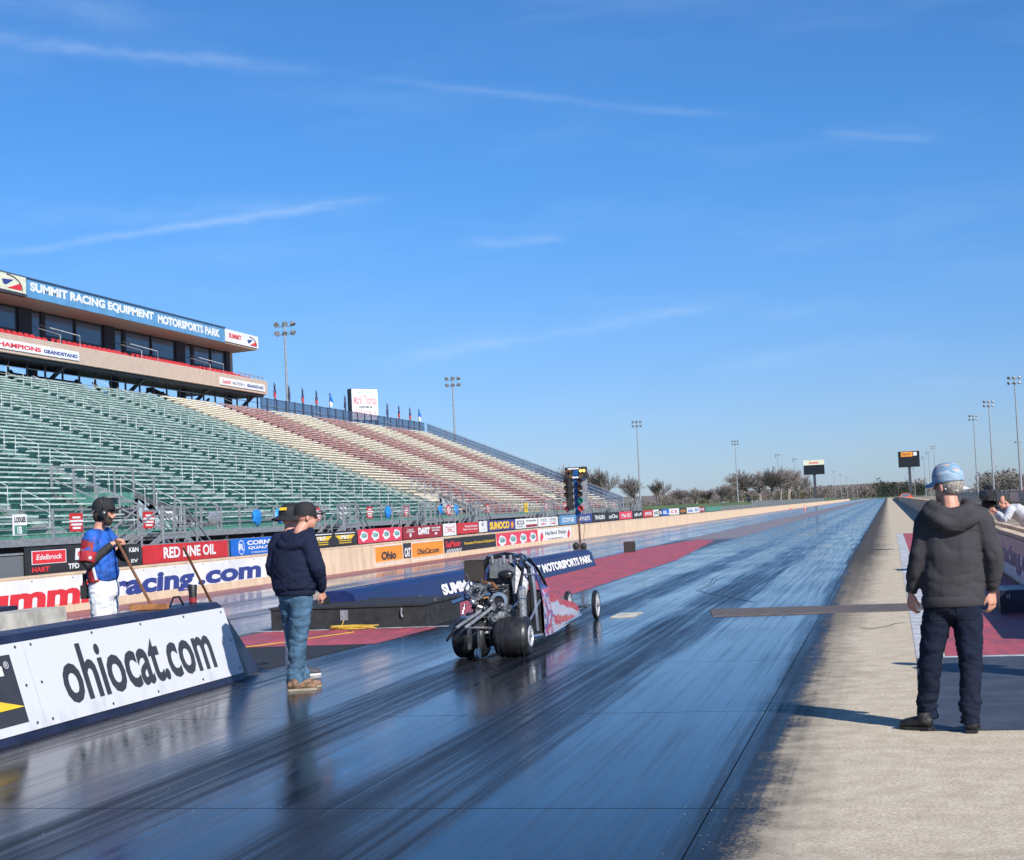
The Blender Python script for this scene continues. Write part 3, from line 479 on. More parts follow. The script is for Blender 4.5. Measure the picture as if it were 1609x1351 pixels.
# blue low barrier with white letters
t=thing('low_blue_barrier','low navy barrier with white park name between the lanes, below the starting lights','barrier',(-8.4,33,0))
pr_=[(-8.08,0),(-8.2,.40),(-8.32,.46),(-8.66,.46),(-8.78,.40),(-8.9,0)]; n=6
vs=[(x,22.7,z*1.10) for x,z in pr_]+[(x,42.45,z) for x,z in pr_]+[(x*.5-8.49*.5,43.3,min(z,.28)*.9) for x,z in pr_]
fs=[(r*n+k,r*n+k+1,(r+1)*n+k+1,(r+1)*n+k) for r in range(2) for k in range(n-1)]+[tuple(range(n))[::-1],tuple(range(12,18))]+[(0,6,11,5),(6,12,17,11)]
b=MB(); b.add(vs,fs); b.build('barrier_body','blue_barrier',t)
Ub=Vector((-.12,0,.40)); text('SUMMIT RACING EQUIPMENT MOTORSPORTS PARK',(-8.105,27.35,.09),RX,Ub,14.7,.25,'white',t,.055,0,off=.012)
bp=MB(); [bp.disc((-8.14,y,.2),(1,0,.3),.02,8,.01) for y in (24.5,26,30,34,38,41)]; bp.build('rivet','line_white',t,kind='stuff')
# floor box on the median
t=thing('timing_box','long low black plywood box on the median behind the man in navy hoodie','wooden box',(-7.9,22.6,0))
MB().box(-9.13,-6.72,21.6,23.55,0,.30).build('box_body','box_black',t); MB().box(-9.15,-6.70,21.58,23.57,.303,.335).build('lid','box_black',t)
MB().box(-8.02,-7.90,21.585,21.599,.12,.27).build('outlet_plate','galv',t); MB().path([(-7.05,21.57,.28),(-7.06,21.56,.2),(-7.04,21.56,.15)],.012).build('latch','galv',t); MB().path([(-6.68,22.0,.34),(-6.66,22.0,.38),(-6.66,22.1,.38),(-6.68,22.1,.34)],.01).build('handle','galv_dark',t)
t=thing('extension_cord','coiled yellow extension cord on the red ground in front of the long black box','cord',(-7.7,21,0)); random.seed(3)
pts=[]
for k in range(90): a=k*.55; pts.append((-7.72+(.20+.10*random.random())*math.cos(a)*1.3,21.35+(.10+.05*random.random())*math.sin(a),.014+.0005*k))
MB().path(pts,.007,5).build('coil','cord',t); MB().path([(-7.96,21.57,.12),(-7.97,21.5,.05),(-7.95,21.4,.02),(-7.75,21.2,.015),(-7.5,20.7,.012),(-7.8,19.9,.012),(-8.0,19.2,.012),(-8.4,18.4,.012),(-8.2,17.6,.012),(-8.3,17.0,.012),(-8.9,16.6,.012)],.007,5).build('lead','cord',t)
# small brown box on the red median
t=thing('small_box','small dark brown upright box standing on the red median paint','box',(-9.0,54.2,0))
MB().box(-9.25,-8.9,54,54.4,0,.38).build('box_body','box_brown',t); MB().box(-8.895,-8.885,54.05,54.35,.05,.3).build('panel','box_black',t)
# right-hand box
t=thing('speaker_case','low dark navy case beside the right wall, at the photo edge','equipment case',(1.75,20.8,0)); MB().box(1.33,2.6,20.8,21.9,0,.30).build('case_body','navy',t); MB().path([(1.42,20.79,.25),(1.42,20.77,.2),(1.45,20.77,.2),(1.45,20.79,.25)],.008).build('handle','galv',t)
# ============================================================ RIGHT WALL
t=thing('right_concrete_wall','long concrete wall running down the right side of the near lane','barrier wall',(2.75,60,0))
seg=MB(); seg.hexa([(0,.006,0),(.34,.006,0),(.34,5.994,0),(0,5.994,0),(.04,.006,1.08),(.30,.006,1.08),(.30,5.994,1.08),(.04,5.994,1.08)]); seg.box(.0,.34,.004,5.996,1.083,1.13); sm=seg.mesh('wall_segment')
for k in range(105): part_at('wall_segment',sm,'concrete_wall',t,(2.6,54+6*k,0))
t=thing('banner_wall','low wall with a tan capping and a faded pink and white banner, right of the man in black hoodie','wall',(2.2,30,0))
for k in range(5):
    MB().box(2.07,2.30,16.4+6.4*k+.01,22.8+6.4*k-.01,0,.80).build('wall_segment','concrete_wall',t); MB().box(2.03,2.2,16.4+6.4*k+.005,22.8+6.4*k-.005,.803,.85).build('cap_board','concrete_wall',t); MB().box(2.32,2.44,16.4+6.4*k+.005,22.8+6.4*k-.005,.80,.88).build('cap_board','concrete_wall',t)
t=thing('faded_banner','pink and white banner with dark blue letters hung on the right wall','banner',(2.05,28,0)); MB().box(2.045,2.06,18,45,.06,.76).build('sheet','white',t); MB().box(2.040,2.0445,18,45,.52,.76).build('pink_band','pink_plank',t)
text('summitracing.com',(2.04,36,.16),(0,-1,0),UZ,13,.46,'navytext',t,.04,.15,off=.006)

# crumbs of tyre rubber and grit on the lane
random.seed(77); b=MB()
for k in range(1300):
    q=random.random()
    if q<.45: x=random.gauss(-6.2,.28); y=random.uniform(8,40)
    elif q<.75: x=random.gauss(-.95,.12); y=random.uniform(7,34)
    else: y=random.uniform(7,22); x=random.uniform(-6,-1)
    s_=random.uniform(.0015,.0048); a=random.random()*3; dx,dy=s_*math.cos(a),s_*math.sin(a)
    b.add([(x-dx,y-dy,.0),(x+dy,y-dx,.0),(x+dx,y+dy,.0),(x,y,.0035)],[(0,1,3),(1,2,3),(2,0,3)])
o=b.build('rubber_crumbs','grit_grey',None,kind='stuff'); tag(o,'tiny crumbs of rubber and grit scattered on the glossy lane','grit')
# ============================================================ GRANDSTANDS
ROW,RISE,X0,Z0=.545,.2305,-28.0,1.62
def rx(r): return X0-ROW*r
def rz(r): return Z0+RISE*r
AIS=[28.1,38.2,48.3,58.6,68.9,79.0,89.1,98.6]
NR=40
def plank_mesh(L): return MB().box(-.15,.15,-L/2,L/2,.37,.43).mesh('seat_plank')
def foot_section(b,y0,y1,r0,r1):
    for r in range(r0,r1):
        x=rx(r); z=rz(r); b.box(x-.50,x+.0,y0,y1,z-.02,z+.01); b.box(x-.515,x-.50,y0,y1,z-.0,z+RISE-.02)
def brackets(b,y0,y1,r0,r1):
    for r in range(r0,r1):
        x=rx(r)-.30; z=rz(r); k=y0+.8
        while k<y1-.3: b.box(x+.02,x+.15,k-.05,k+.05,z+.30,z+.375); b.box(x+.10,x+.15,k-.12,k+.12,z+.423,z+.43); k+=1.75
def stand(label,sections,vom,nr,cat='grandstand'):
    y0,y1=sections[0][0],sections[-1][1]
    t=thing('grandstand',label,cat,(X0,(y0+y1)/2,0))
    pl={}; cols={}
    for (a,b,pm_,rm_) in sections:
        f=MB(); ft=MB()
        vs=[v for v in vom if v[0]<b and v[1]>a]
        for r in range(nr):
            spans=[(a+.55,b-.55)]
            for (va,vb,vr) in vs:
                if r<vr:
                    ns=[]
                    for (p,q) in spans:
                        if vb<=p or va>=q: ns.append((p,q))
                        else:
                            if va-p>.4: ns.append((p,va))
                            if q-vb>.4: ns.append((vb,q))
                    spans=ns
            for (p,q) in spans:
                L=round(q-p,2)
                if (L,pm_) not in pl: pl[(L,pm_)]=plank_mesh(L)
                part_at('seat_plank',pl[(L,pm_)],pm_,t,(rx(r)-.30,(p+q)/2,rz(r)))
            fs_=[(a,b)]
            for (va,vb,vr) in vs:
                if r<vr: fs_=[(p,q) for (p,q) in ((a,max(a,va)),(min(b,vb),b)) if q-p>.05]
            x=rx(r); z=rz(r)
            for (p,q) in fs_:
                ft.box(x-.50,x,p,q,z-.02,z+.01); f.box(x-.515,x-.503,p,q,z+.012,z+RISE-.022)
                if q-p>3 and pm_=='green_plank': brackets(f,p+.4,q-.4,r,r+1)
        # aisle half-steps
        f2=MB()
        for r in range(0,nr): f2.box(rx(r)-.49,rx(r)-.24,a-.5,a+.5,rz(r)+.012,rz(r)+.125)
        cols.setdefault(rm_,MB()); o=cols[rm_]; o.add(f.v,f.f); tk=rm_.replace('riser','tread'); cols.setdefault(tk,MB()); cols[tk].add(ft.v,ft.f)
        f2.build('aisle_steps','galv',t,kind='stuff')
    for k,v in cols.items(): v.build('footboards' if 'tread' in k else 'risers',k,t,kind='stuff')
    return t
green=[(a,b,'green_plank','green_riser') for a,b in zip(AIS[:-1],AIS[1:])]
VOM1=[(53.9,60.6,7)]; 
gt=stand('large green grandstand of long bench planks on the left',green,VOM1,NR)
Yc=[98.6,108.4,118.2,128.4,138.2,148.0,157,164]
names=['tan','pink','tan','pink','tan','pink','tan']
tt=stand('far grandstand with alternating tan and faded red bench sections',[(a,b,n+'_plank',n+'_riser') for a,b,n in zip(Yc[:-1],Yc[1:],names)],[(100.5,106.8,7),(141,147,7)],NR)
def vomitory(t,ya,yb,vr,m='green_riser'):
    xb=rx(vr)+.03; zb=rz(vr)
    MB().box(xb-.03,xb,ya,yb,zb-.55,zb+.0).build('entry_fascia',m,t)
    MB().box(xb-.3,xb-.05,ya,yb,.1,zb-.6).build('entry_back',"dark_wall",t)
    b=MB()
    for k in range(8): b.box(rx(k*.9)-.0,rx(k*.9)-.3,ya+.9,yb-2.6,1.5+k*.09,1.55+k*.09)
    b.build('entry_steps','galv_dark',t,kind='stuff')
    for y in (ya,yb):
        for k in range(5):
            x=xb+(X0-xb+.1)*k/4; z=zb+(1.5-zb)*k/4; MB().box(x-.035,x+.035,y-.035,y+.035,z-.2,z+1.05).build('rail_post','galv',t)
        MB().bar((xb,y,zb+1.03),(X0+.1,y,1.5+1.03),.06).build('sloped_rail','galv',t); MB().bar((xb,y,zb+.55),(X0+.1,y,1.5+.55),.05).build('sloped_rail','galv',t)
        MB().bar((xb,y,zb-.05),(X0+.1,y,1.45),.04,.22).build('stringer','galv_dark',t)
    for k in range(1,4): y=ya+(yb-ya)*k/4; MB().box(xb-.03,xb+.03,y-.03,y+.03,zb-.4,zb+1.05).build('rail_post','galv',t)
    MB().box(xb-.03,xb+.03,ya,yb,zb+1.0,zb+1.06).build('back_rail','galv',t)
vomitory(gt,53.9,60.6,7); vomitory(tt,100.5,106.8,7,'tan_riser'); vomitory(tt,141,147,7,'tan_riser')
# aisle handrails: looped rail = two posts and two sloped bars
hm=MB(); L_=1.8*.61; dz=-L_*.423
hm.path([(0,0,0),(0,0,.80),(.04,0,.86),(.12,0,.86),(L_-.1,0,.88+dz),(L_-.02,0,.84+dz),(L_,0,.76+dz),(L_,0,dz)],.0135,6); hm.bar((.02,0,.5),(L_,0,.5+dz),.014)
hmesh=hm.mesh('aisle_handrail'); hmesh2=hmesh.copy()
for t,ys_ in ((gt,AIS[1:-1]),(tt,Yc[1:-1])):
    for y in ys_:
        for k in range(13):
            r=1.2+k*3.0
            if r>NR-2: break
            part_at('aisle_handrail',hmesh if t is gt else hmesh2,'rail_light' if t is gt else 'galv',t,(rx(r+1.9),y,rz(r+1.9)))
# under-structure
b=MB()
for y in np.arange(28.5,164,5.1):
    for r in (4,12,20,28,36): b.box(rx(r)-.08,rx(r)+.08,y-.08,y+.08,-.03,rz(r)-.05)
    for r in (4,12,20,28): b.bar((rx(r),y,.1),(rx(r+8),y,rz(r+8)-.3),.09)
b.build('understructure','steel_dark',gt,kind='stuff')
# front walkway with guard rail
wk=thing('front_walkway','raised metal walkway with guard rails along the foot of the grandstands','walkway',(-27.3,96,1.4))
MB().box(-28.0,-26.65,28,164,1.36,1.42).build('deck','galv_dark',wk); MB().box(-26.65,-26.58,28,164,1.26,1.50).build('edge_beam','galv',wk); MB().box(-28.06,-28.0,28,164,1.3,1.62).build('back_beam','green_riser',wk)
pmsh=MB().box(-.035,.035,-.035,.035,-.1,1.02).mesh('rail_post')
LAND=[51.6,70.5,84.0,95.0,116,131,146,160]
k=28.4
while k<164:
    if min(abs(k-a) for a in LAND)>1.0: part_at('rail_post',pmsh,'galv',wk,(-26.62,k,1.42))
    k+=1.86
segs=[28]+[v for a in LAND for v in (a-.95,a+.95)]+[164]
for a,b_ in zip(segs[::2],segs[1::2]):
    for z in (2.40,2.1,1.8): MB().box(-26.645,-26.595,a,b_,z-.022,z+.022).build('rail_bar','galv',wk)
b=MB()
for y in np.arange(29,164,3.72): b.box(-26.75,-26.63,y-.05,y+.05,-.03,1.26); b.box(-27.95,-27.85,y-.05,y+.05,-.03,1.36); b.bar((-26.7,y,.9),(-27.3,y,1.36),.06)
b.build('legs','steel_dark',wk,kind='stuff')
# dark panel put in for the shade under the walkway
t=thing('shade_skirt','dark skirt panel standing in for the shade under the grandstand walkway','skirt',(-27.6,90,0)); MB().box(-27.78,-27.74,28,164,0,1.3).build('shade_sheet','dark_wall',t)
# stair units
def stairs():
    t=thing('access_stairs','twin metal stair flights up to the walkway, behind the man with the broom','stairs',(-25.9,51.6,0))
    y=51.6; X1,X2=-26.5,-25.45
    MB().box(X1,X2,y-.9,y+.9,1.36,1.42).build('landing','galv_dark',t); MB().box(X2-.05,X2,y-.9,y+.9,1.24,1.5).build('edge_beam','galv',t)
    for yy in (y-.88,y,y+.88): MB().box(X2-.07,X2-.0,yy-.035,yy+.035,.9,2.46).build('rail_post','galv',t)
    for z in (2.42,2.1,1.8): MB().box(X2-.055,X2-.015,y-.88,y+.88,z-.02,z+.02).build('rail_bar','galv',t)
    for s,L in ((-1,4.6),(1,2.9)):
        a=y+s*.9; e=a+s*L*.78
        for X in (X1+.05,X2-.05):
            MB().bar((X,a,1.36),(X,e,.02),.05,.22).build('stringer','galv',t)
            MB().bar((X,a,2.42),(X,e,1.02),.05).build('handrail','galv',t); MB().bar((X,a,1.95),(X,e,.58),.035).build('handrail','galv',t)
            for q in (.0,.45,.97): MB().box(X-.03,X+.03,a+(e-a)*q-.03,a+(e-a)*q+.03,1.36-1.36*q,2.42-1.40*q).build('rail_post','galv',t)
        for q in range(7): f=(q+.6)/7.4; MB().box(X1+.08,X2-.08,a+(e-a)*f-.15,a+(e-a)*f+.15,1.36-1.36*f-.02,1.36-1.36*f+.02).build('tread','galv_dark',t)
    MB().box(X2-.02,X2+.01,y-.55,y-.0,1.5,2.38).build('gate_panel','galv',t) if False else None
    return t
st0=stairs()
slab=['first stair unit right of the navy hooded man','second stair unit past the navy hooded man','stair unit in front of the first pink bench section','fifth stair unit, below the two middle bench sections','stair unit just left of the starting lights','stair unit hidden partly by the starting lights','last stair unit at the far stand end']
for y,l in zip(LAND[1:],slab): dup(st0,(-25.9,y,0),l,'stair units along the walkway')
st0['group']='stair units along the walkway'
# signs on the guard rail
def rsign(y,z0,z1,wd,m,label,lines,lm='white',bars=None):
    t=thing('rail_sign',label,'sign',(-26.57,y,z0)); MB().box(-26.585,-26.565,y-wd/2,y+wd/2,z0,z1).build('plate',m,t)
    for (s,a,b_,c,d,mm) in lines: text(s,(-26.565,y-wd/2+a*wd,z0+c*(z1-z0)),RX,UZ,(b_-a)*wd,(d-c)*(z1-z0),mm,t,.04,off=.01)
    if bars:
        q=MB(); n_=bars
        for k in range(n_): w2=wd*(.30+.11*((k*7)%3)); q.box(-26.564,-26.556,y-w2,y+w2,z0+(z1-z0)*(.14+.76*k/n_),z0+(z1-z0)*(.14+.76*k/n_+.45/n_))
        q.build('printed_lines','white',t,kind='stuff')
    return t
def lodge(y,num,label):
    t=rsign(y,1.62,2.28,.80,'white',label,[('LODGES',.1,.9,.62,.88,'ink'),(num,.28,.62,.08,.42,'white')])
    MB().box(-26.563,-26.556,y-.32,y+.39,1.65,1.94).build('green_field','green_riser',t)
    return t
lodge(43.1,'1B','white and green section sign on the rail at the left photo edge'); lodge(53.3,'1C','white and green section sign right of the man with the broom'); lodge(72.6,'1D','white and green section sign behind the navy hooded man')
redspots=[(46.55,'red notice sign on the rail left of the man with the broom'),(51.75,'red notice sign on the stair landing by the man with the broom'),(69.0,'red notice sign above the yellow emblem banner'),(76.6,'red notice sign over the splash emblem banner'),(83.0,'red notice sign at the third stair landing'),(91.5,'red notice sign between two blue covers'),(101,'red notice sign below the first tan bench section'),(119.5,'pinkish red notice sign below the middle pink benches'),(127,'red notice sign right of the yellow rail sign'),(150.5,'far red notice sign right of the starting lights')]
for y,l in redspots: rsign(y,1.66,2.28,.84,'red',l,[],bars=4)
rsign(112.5,1.6,2.3,1.0,'yellow','yellow notice sign on the rail below the first pink benches',[('A',.3,.7,.2,.8,'ink')])
for y,l in [(57.4,'shiny clear grey cover bag tied to the rail, right of the red wall banner')]:
    t=thing('rail_cover',l,'cover',(-26.55,y,1.6)); MB().ell((-26.56,y,1.95),(.05,.62,.30),16,8).build('bag','galv',t,True)
for y,l in [(61.7,'crumpled bright blue cover on the rail, leftmost blue one'),(64.2,'crumpled bright blue cover on the rail beside the leftmost blue one'),(68.3,'bright blue rail cover right beside the black cap brim'),(79.6,'blue rail cover above the splash banner'),(89.6,'blue rail cover left of a red notice'),(93.2,'blue rail cover right of a red notice')]:
    t=thing('rail_cover',l,'cover',(-26.55,y,1.6),'blue covers on the rail'); b=MB(); b.ell((-26.56,y,1.95),(.12,.46,.33),14,8); random.seed(int(y)); b.v=[(x,yy+.10*noise.noise(Vector((x*9,yy*7,z*8))),z+.12*noise.noise(Vector((yy*6,z*5,x*3)))) for x,yy,z in b.v]; b.build('tarp','blue_sticker',t,True)
# back fence along the top
bf=thing('back_fence','tall dark mesh fence along the top row of the grandstands','fence',(-50.1,120,10.5)); XB,ZB=-50.1,rz(NR)-.1
pm_=MB().box(-.05,.05,-.05,.05,-.4,1.45).mesh('post')
k=60
while k<164.5: part_at('post',pm_,'steel_dark',bf,(XB,k,ZB)); k+=2.05
MB().box(XB-.01,XB+.01,118,164.3,ZB,ZB+1.38).build('mesh','mesh_screen',bf)
for z in (.7,1.4): MB().box(XB-.03,XB+.03,118,164.3,ZB+z-.02,ZB+z+.02).build('rail_bar','steel_dark',bf)
for z in (.45,.95,1.4): MB().box(XB-.03,XB+.03,60,118,ZB+z-.02,ZB+z+.02).build('rail_bar','galv',bf)
ef=thing('end_fence','sloping mesh side fence at the far end of the striped grandstand','fence',(-39,164.3,1.5))
b=MB()
for r in range(0,NR,4): MB().box(rx(r)-.035,rx(r)+.035,164.3,164.37,rz(r)-.1,rz(r)+1.3).build('post','galv',ef)
for z in (.5,.9,1.28): MB().bar((rx(0),164.3,rz(0)+z),(rx(NR),164.3,rz(NR)+z),.05).build('rail_bar','galv',ef)
b=MB(); b.hexa([(rx(0),164.3,rz(0)),(rx(NR),164.3,rz(NR)),(rx(NR),164.31,rz(NR)),(rx(0),164.31,rz(0)),(rx(0),164.3,rz(0)+1.2),(rx(NR),164.3,rz(NR)+1.2),(rx(NR),164.31,rz(NR)+1.2),(rx(0),164.31,rz(0)+1.2)]); b.build('mesh','mesh_screen',ef)
# flags
from math import sin,cos
FL=[(118.4,'flag_red'),(121.3,'flag_red'),(124.5,'flag_blue'),(127.7,'flag_red'),(131.1,'flag_red'),(134.6,'tent_white'),(138.7,'flag_blue'),(151.5,'flag_blue'),(155.4,'flag_red'),(159.3,'flag_red'),(162.6,'tent_white')]
fl_lab=['drooping flag on the grandstand back fence beside the press box end','drooping flag right behind the tall light mast','third flag from the press box on the back fence','fourth flag from the press box on the back fence','fifth flag from the press box on the back fence','pale flag streaming right, two flags left of the billboard','flag just left of the raised billboard','dark flag just right of the raised billboard','second flag right of the raised billboard','thin flag, last but one on the back fence','pale pink flag at the far end of the back fence']
for (y,m_),l in zip(FL,fl_lab):
    t=thing('flag',l,'flag',(XB,y,ZB),'flags along the back fence'); MB().tube((XB-.1,y,ZB),(XB-.1,y,ZB+2.9),.035,6).build('flagpole','steel_dark',t)
    for half,(mm,u0,u1) in enumerate([('flag_blue' if m_!='tent_white' else 'bright_blue',0,.5),(m_,.5,1)]):
        b=MB(); n=5; dy=.75 if m_=='tent_white' else .28; P=[]
        for i in range(n+1):
            for j in range(4): u=u0+(u1-u0)*i/n; P.append((XB-.1+.10*sin(j*2+u*5),y+.02+dy*(j/3)*(1-.3*u)+.05*sin(u*6+j),ZB+2.85-1.15*u-(.35*j/3)))
        fs=[(i*4+j,i*4+j+1,(i+1)*4+j+1,(i+1)*4+j) for i in range(n) for j in range(3)]; b.add(P,fs); b.build('cloth',mm,t,True)
# billboard
t=thing('billboard','raised white billboard with pink script standing above the grandstand back fence','billboard',(-52,148.5,10))
c=Vector((-51.6,148.6,13.42)); n_=Vector((.80,-.60,0)); r_=Vector((.60,.80,0)); hw,hh=1.62,1.62
b=MB(); b.hexa([c+r_*sx*hw-n_*d+Vector((0,0,sz*hh)) for sz in (-1,1) for (sx,d) in ((-1,0),(1,0),(1,.7),(-1,.7))]); b.build('cabinet','steel_dark',t)
b=MB(); b.hexa([c+r_*sx*(hw-.03)+n_*d+Vector((0,0,sz*(hh-.03))) for sz in (-1,1) for (sx,d) in ((-1,.05),(1,.05),(1,.005),(-1,.005))]); b.build('sign_face','white',t)
o_=c-r_*hw+n_*.06+Vector((0,0,-hh))
def bt_(s,a,b_,cc,d,m_): text(s,o_+r_*(a*2*hw)+Vector((0,0,cc*2*hh)),r_,UZ,(b_-a)*2*hw,(d-cc)*2*hh,m_,t,.025,off=.01)
bt_('The 2024 Champion',.22,.80,.85,.91,'teal'); bt_('Mark Thomas',.07,.95,.50,.80,'faded_pink'); bt_('ALCOHOL FUNNY CAR',.27,.76,.38,.46,'ink')
for k in range(5): bt_('25',.08+.18*k,.20+.18*k,.10,.30,'faded_pink')
for k in range(5):
    p=c+r_*(-hw+.1+k*(2*hw-.2)/4)-n_*.3; MB().box(p.x-.10,p.x+.10,p.y-.10,p.y+.10,9.0,p.z-hh).build('post','steel_dark',t)
# ============================================================ PRESS BOX
pb=thing('press_box','tan press box with a long blue roof sign and dark windows above the grandstand','building',(-50,80,10))
YA,YB=52.0,117.0
MB().box(-49.25,-49.0,YA,YB,12.25,13.35).build('balcony_front','siding',pb)
b=MB(); 
for k in range(1,9): z=12.25+k*.125; b.box(-49.0,-48.99,YA,YB,z-.012,z+.0)
b.build('siding_groove','soffit',pb,kind='stuff')
MB().box(-52.2,-49.25,YA,YB-.02,12.2,12.5).build('floor_slab','dark_wall',pb)
MB().box(-53,-51.95,YA,YB-.4,12.5,14.05).build('lower_wall','dark_wall',pb)
for s in range(3): MB().box(-49.27-.72*s-.72,-49.27-.72*s,YA,YB-.3,12.5,12.98+.24*s).build('seat_step','galv',pb)
MB().box(-49.55,-49.26,YB-.25,YB,12.5,13.3).build('end_parapet','siding',pb)
# sign band, soffit, roof
MB().box(-49.95,-49.7,YA,110.55,15.98,17.12).build('sign_band','skyblue_sign',pb); MB().box(-50.0,-49.62,YA,110.6,17.12,17.19).build('coping','metal_blue',pb)
MB().box(-49.95,-49.66,110.6,117.0,16.1,17.08).build('sign_panel','white',pb); MB().box(-49.97,-49.64,76.3,81.95,16.12,17.12).build('sign_panel','cream_sign',pb)
MB().box(-49.96,-49.63,YA,82,15.95,16.1).build('lower_trim','steel_dark',pb)
b=MB(); b.hexa([(-56,YA,15.7),(-49.75,YA,15.96),(-49.75,YB-.05,15.96),(-56,YB-.05,15.7),(-56,YA,17.0),(-49.96,YA,17.0),(-49.96,YB-.05,17.0),(-56,YB-.05,17.0)]); b.build('soffit','soffit',pb)
text('SUMMIT RACING EQUIPMENT',(-49.7,82.5,16.30),RX,UZ,16.1,.66,'white',pb,.05); text('MOTORSPORTS PARK',(-49.7,99.2,16.28),RX,UZ,10.4,.62,'white',pb,.05)
text('SUMMIT',(-49.66,111.2,16.42),RX,UZ,2.4,.4,'redtext',pb,.05)
def swoosh(y,z,s):
    b=MB(); b.add([(-49.62,y+s*a,z+s*c_) for a,c_ in ((0,0),(1,.0),(.95,.28))],[(0,1,2)]); b.build('emblem','redtext',pb)
    b=MB(); b.add([(-49.62,y+s*a,z+s*c_) for a,c_ in ((-.35,.30),(.45,.36),(-.05,.12),(-.25,.12))],[(0,1,2,3)]); b.build('emblem','navytext',pb)
    b=MB(); P=[(-49.615,y+s*(1.05*math.cos(a)),z+s*(.52*math.sin(a))) for a in [i*.16 for i in range(11)]]
    b.path(P,.02*s,4); b.build('emblem_arc','steel_dark',pb)
swoosh(79.9,16.25,1.55); swoosh(115.2,16.22,1.3)
t=thing('balcony_sign','white sign board with red and blue words on the left of the balcony front','sign',(-48.98,80,12.4)); MB().box(-48.985,-48.93,71,86.7,12.43,12.98).build('board','white',t)
text('CHAMPIONS',(-48.93,77.0,12.55),RX,UZ,5.25,.28,'redtext',t,.045); text('GRANDSTAND',(-48.93,82.55,12.56),RX,UZ,3.95,.23,'navytext',t,.05); text('SUMMIT RACING',(-48.93,71.3,12.55),RX,UZ,5.4,.28,'redtext',t,.045)
t=thing('balcony_sign','white sign board at the right end of the balcony front','sign',(-48.98,112,12.4)); MB().box(-48.985,-48.93,107.7,116.3,12.43,13.0).build('board','white',t)
text('Summit',(-48.93,108.1,12.56),RX,UZ,1.5,.33,'redtext',t,.03,.1); text('SECTION 1',(-48.93,109.9,12.6),RX,UZ,2.4,.2,'steel_dark',t,.02); text('GRANDSTAND',(-48.93,112.7,12.58),RX,UZ,3.3,.25,'navytext',t,.05)
# windows: bays between dark columns
ZB0,ZB1=14.1,15.78; XG=-51.9
cols=[74.2,85.3,96.0,107.0,116.3]
def pane(y0,y1,z0,z1,door=False):
    fr=MB(); f=.07
    for a in ((y0,y0+f,z0,z1),(y1-f,y1,z0,z1),(y0+f,y1-f,z0,z0+f),(y0+f,y1-f,z1-f,z1)): fr.box(XG-.08,XG+.0,*a)
    o=fr.build('door' if door else 'window','steel_dark',pb); MB().box(XG-.05,XG-.03,y0+f,y1-f,z0+f,z1-f).build('pane','glass',o)
    if not door:
        m_=MB()
        for k in range(1,4): y=y0+(y1-y0)*k/4; m_.box(XG-.06,XG-.045,y-.015,y+.015,z0+f,z1-f)
        MB().box(XG-.029,XG-.02,y0+f,y1-f,z0+f,z0+.32).build('sill_panel','steel_dark',o)
for i,c_ in enumerate([63.5]+cols[:-1]):
    nx=cols[i]
    MB().box(XG-.3,XG+.12,c_-.75,c_+.75,12.5,15.85).build('column','dark_wall',pb)
    pane(c_+.80,c_+1.95,12.9,15.75,True)
    MB().box(XG-.2,XG+.05,c_+2.0,c_+2.45,12.6,15.85).build('column','dark_wall',pb)
    a=c_+2.5; e=nx-.8; mid=(a+e)/2; pane(a,mid-.12,ZB0,ZB1); MB().box(XG-.1,XG+.06,mid-.1,mid+.1,13.9,15.85).build('mullion','dark_wall',pb); pane(mid+.12,e,ZB0,ZB1)
MB().box(-56,XG+.1,115.55,116.55,12.5,15.9).build('end_wall','soffit',pb); MB().box(XG-.3,XG+.13,115.2,116.0,12.5,15.9).build('column','dark_wall',pb)
MB().box(-52.6,-52.4,54,115.2,14.0,15.7).build('interior_blind','metal_blue',pb)
# seats
sm_=MB(); sm_.box(-.22,.22,-.2,.2,.28,.33); sm_.box(-.26,-.20,-.19,.19,.36,.66); sm_.box(-.05,.05,-.05,.05,0,.30); seat=sm_.mesh('seat')
random.seed(5)
for i,c_ in enumerate([63.5]+cols[:-1]):
    for s in range(3):
        y=c_+2.9-s*.25
        while y<cols[i]+(.3 if s>0 else -.3)-s*.0 and y<115.5:
            part_at('seat',seat,'red_seat',pb,(-49.62-.72*s,y,12.98+.24*s)); y+=.66
    # stair rails
    MB().path([(-49.4,c_+2.4,13.0),(-49.4,c_+2.4,14.15),(-51.6,c_+1.4,14.9)],.035).build('stair_rail','galv',pb); MB().path([(-49.5,c_+.2,13.0),(-49.5,c_+.2,14.0),(-51.6,c_+.6,14.7)],.035).build('stair_rail','galv',pb)
for (p,q) in (((-51.6,116.8,14.3),(-49.3,116.8,13.6)),): MB().path([p,q],.03).build('stair_rail','galv',pb)
for k in range(6): MB().box(-49.2,-49.15,112+k*.9,112.05+k*.9,13.35,13.75).build('rail_post','galv',pb)
# supports and bracing below
for y in (56,66,76,86,96.5,107,115.5):
    MB().box(-52.1,-51.6,y-.25,y+.25,0,12.2).build('support_column','steel_dark',pb)
    MB().bar((-51.9,y,10.2),(-49.6,y,12.1),.22).build('brace','steel_dark',pb)
for y in (86,96.5,107):
    MB().bar((-53.6,y+.3,12.1),(-53.6,y+4.6,9.6),.16).build('brace','steel_dark',pb); MB().bar((-53.6,y+8.6,12.1),(-53.6,y+4.2,9.6),.16).build('brace','steel_dark',pb)
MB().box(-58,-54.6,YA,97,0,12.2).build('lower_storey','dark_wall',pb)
MB().bar((-52.5,103,12.0),(-52.5,114,10.2),.5,.22).build('stair_flight','steel_dark',pb)
MB().box(-51.9,-49.3,YA,YB-.1,12.05,12.19).build('underfloor_beams','steel_dark',pb)
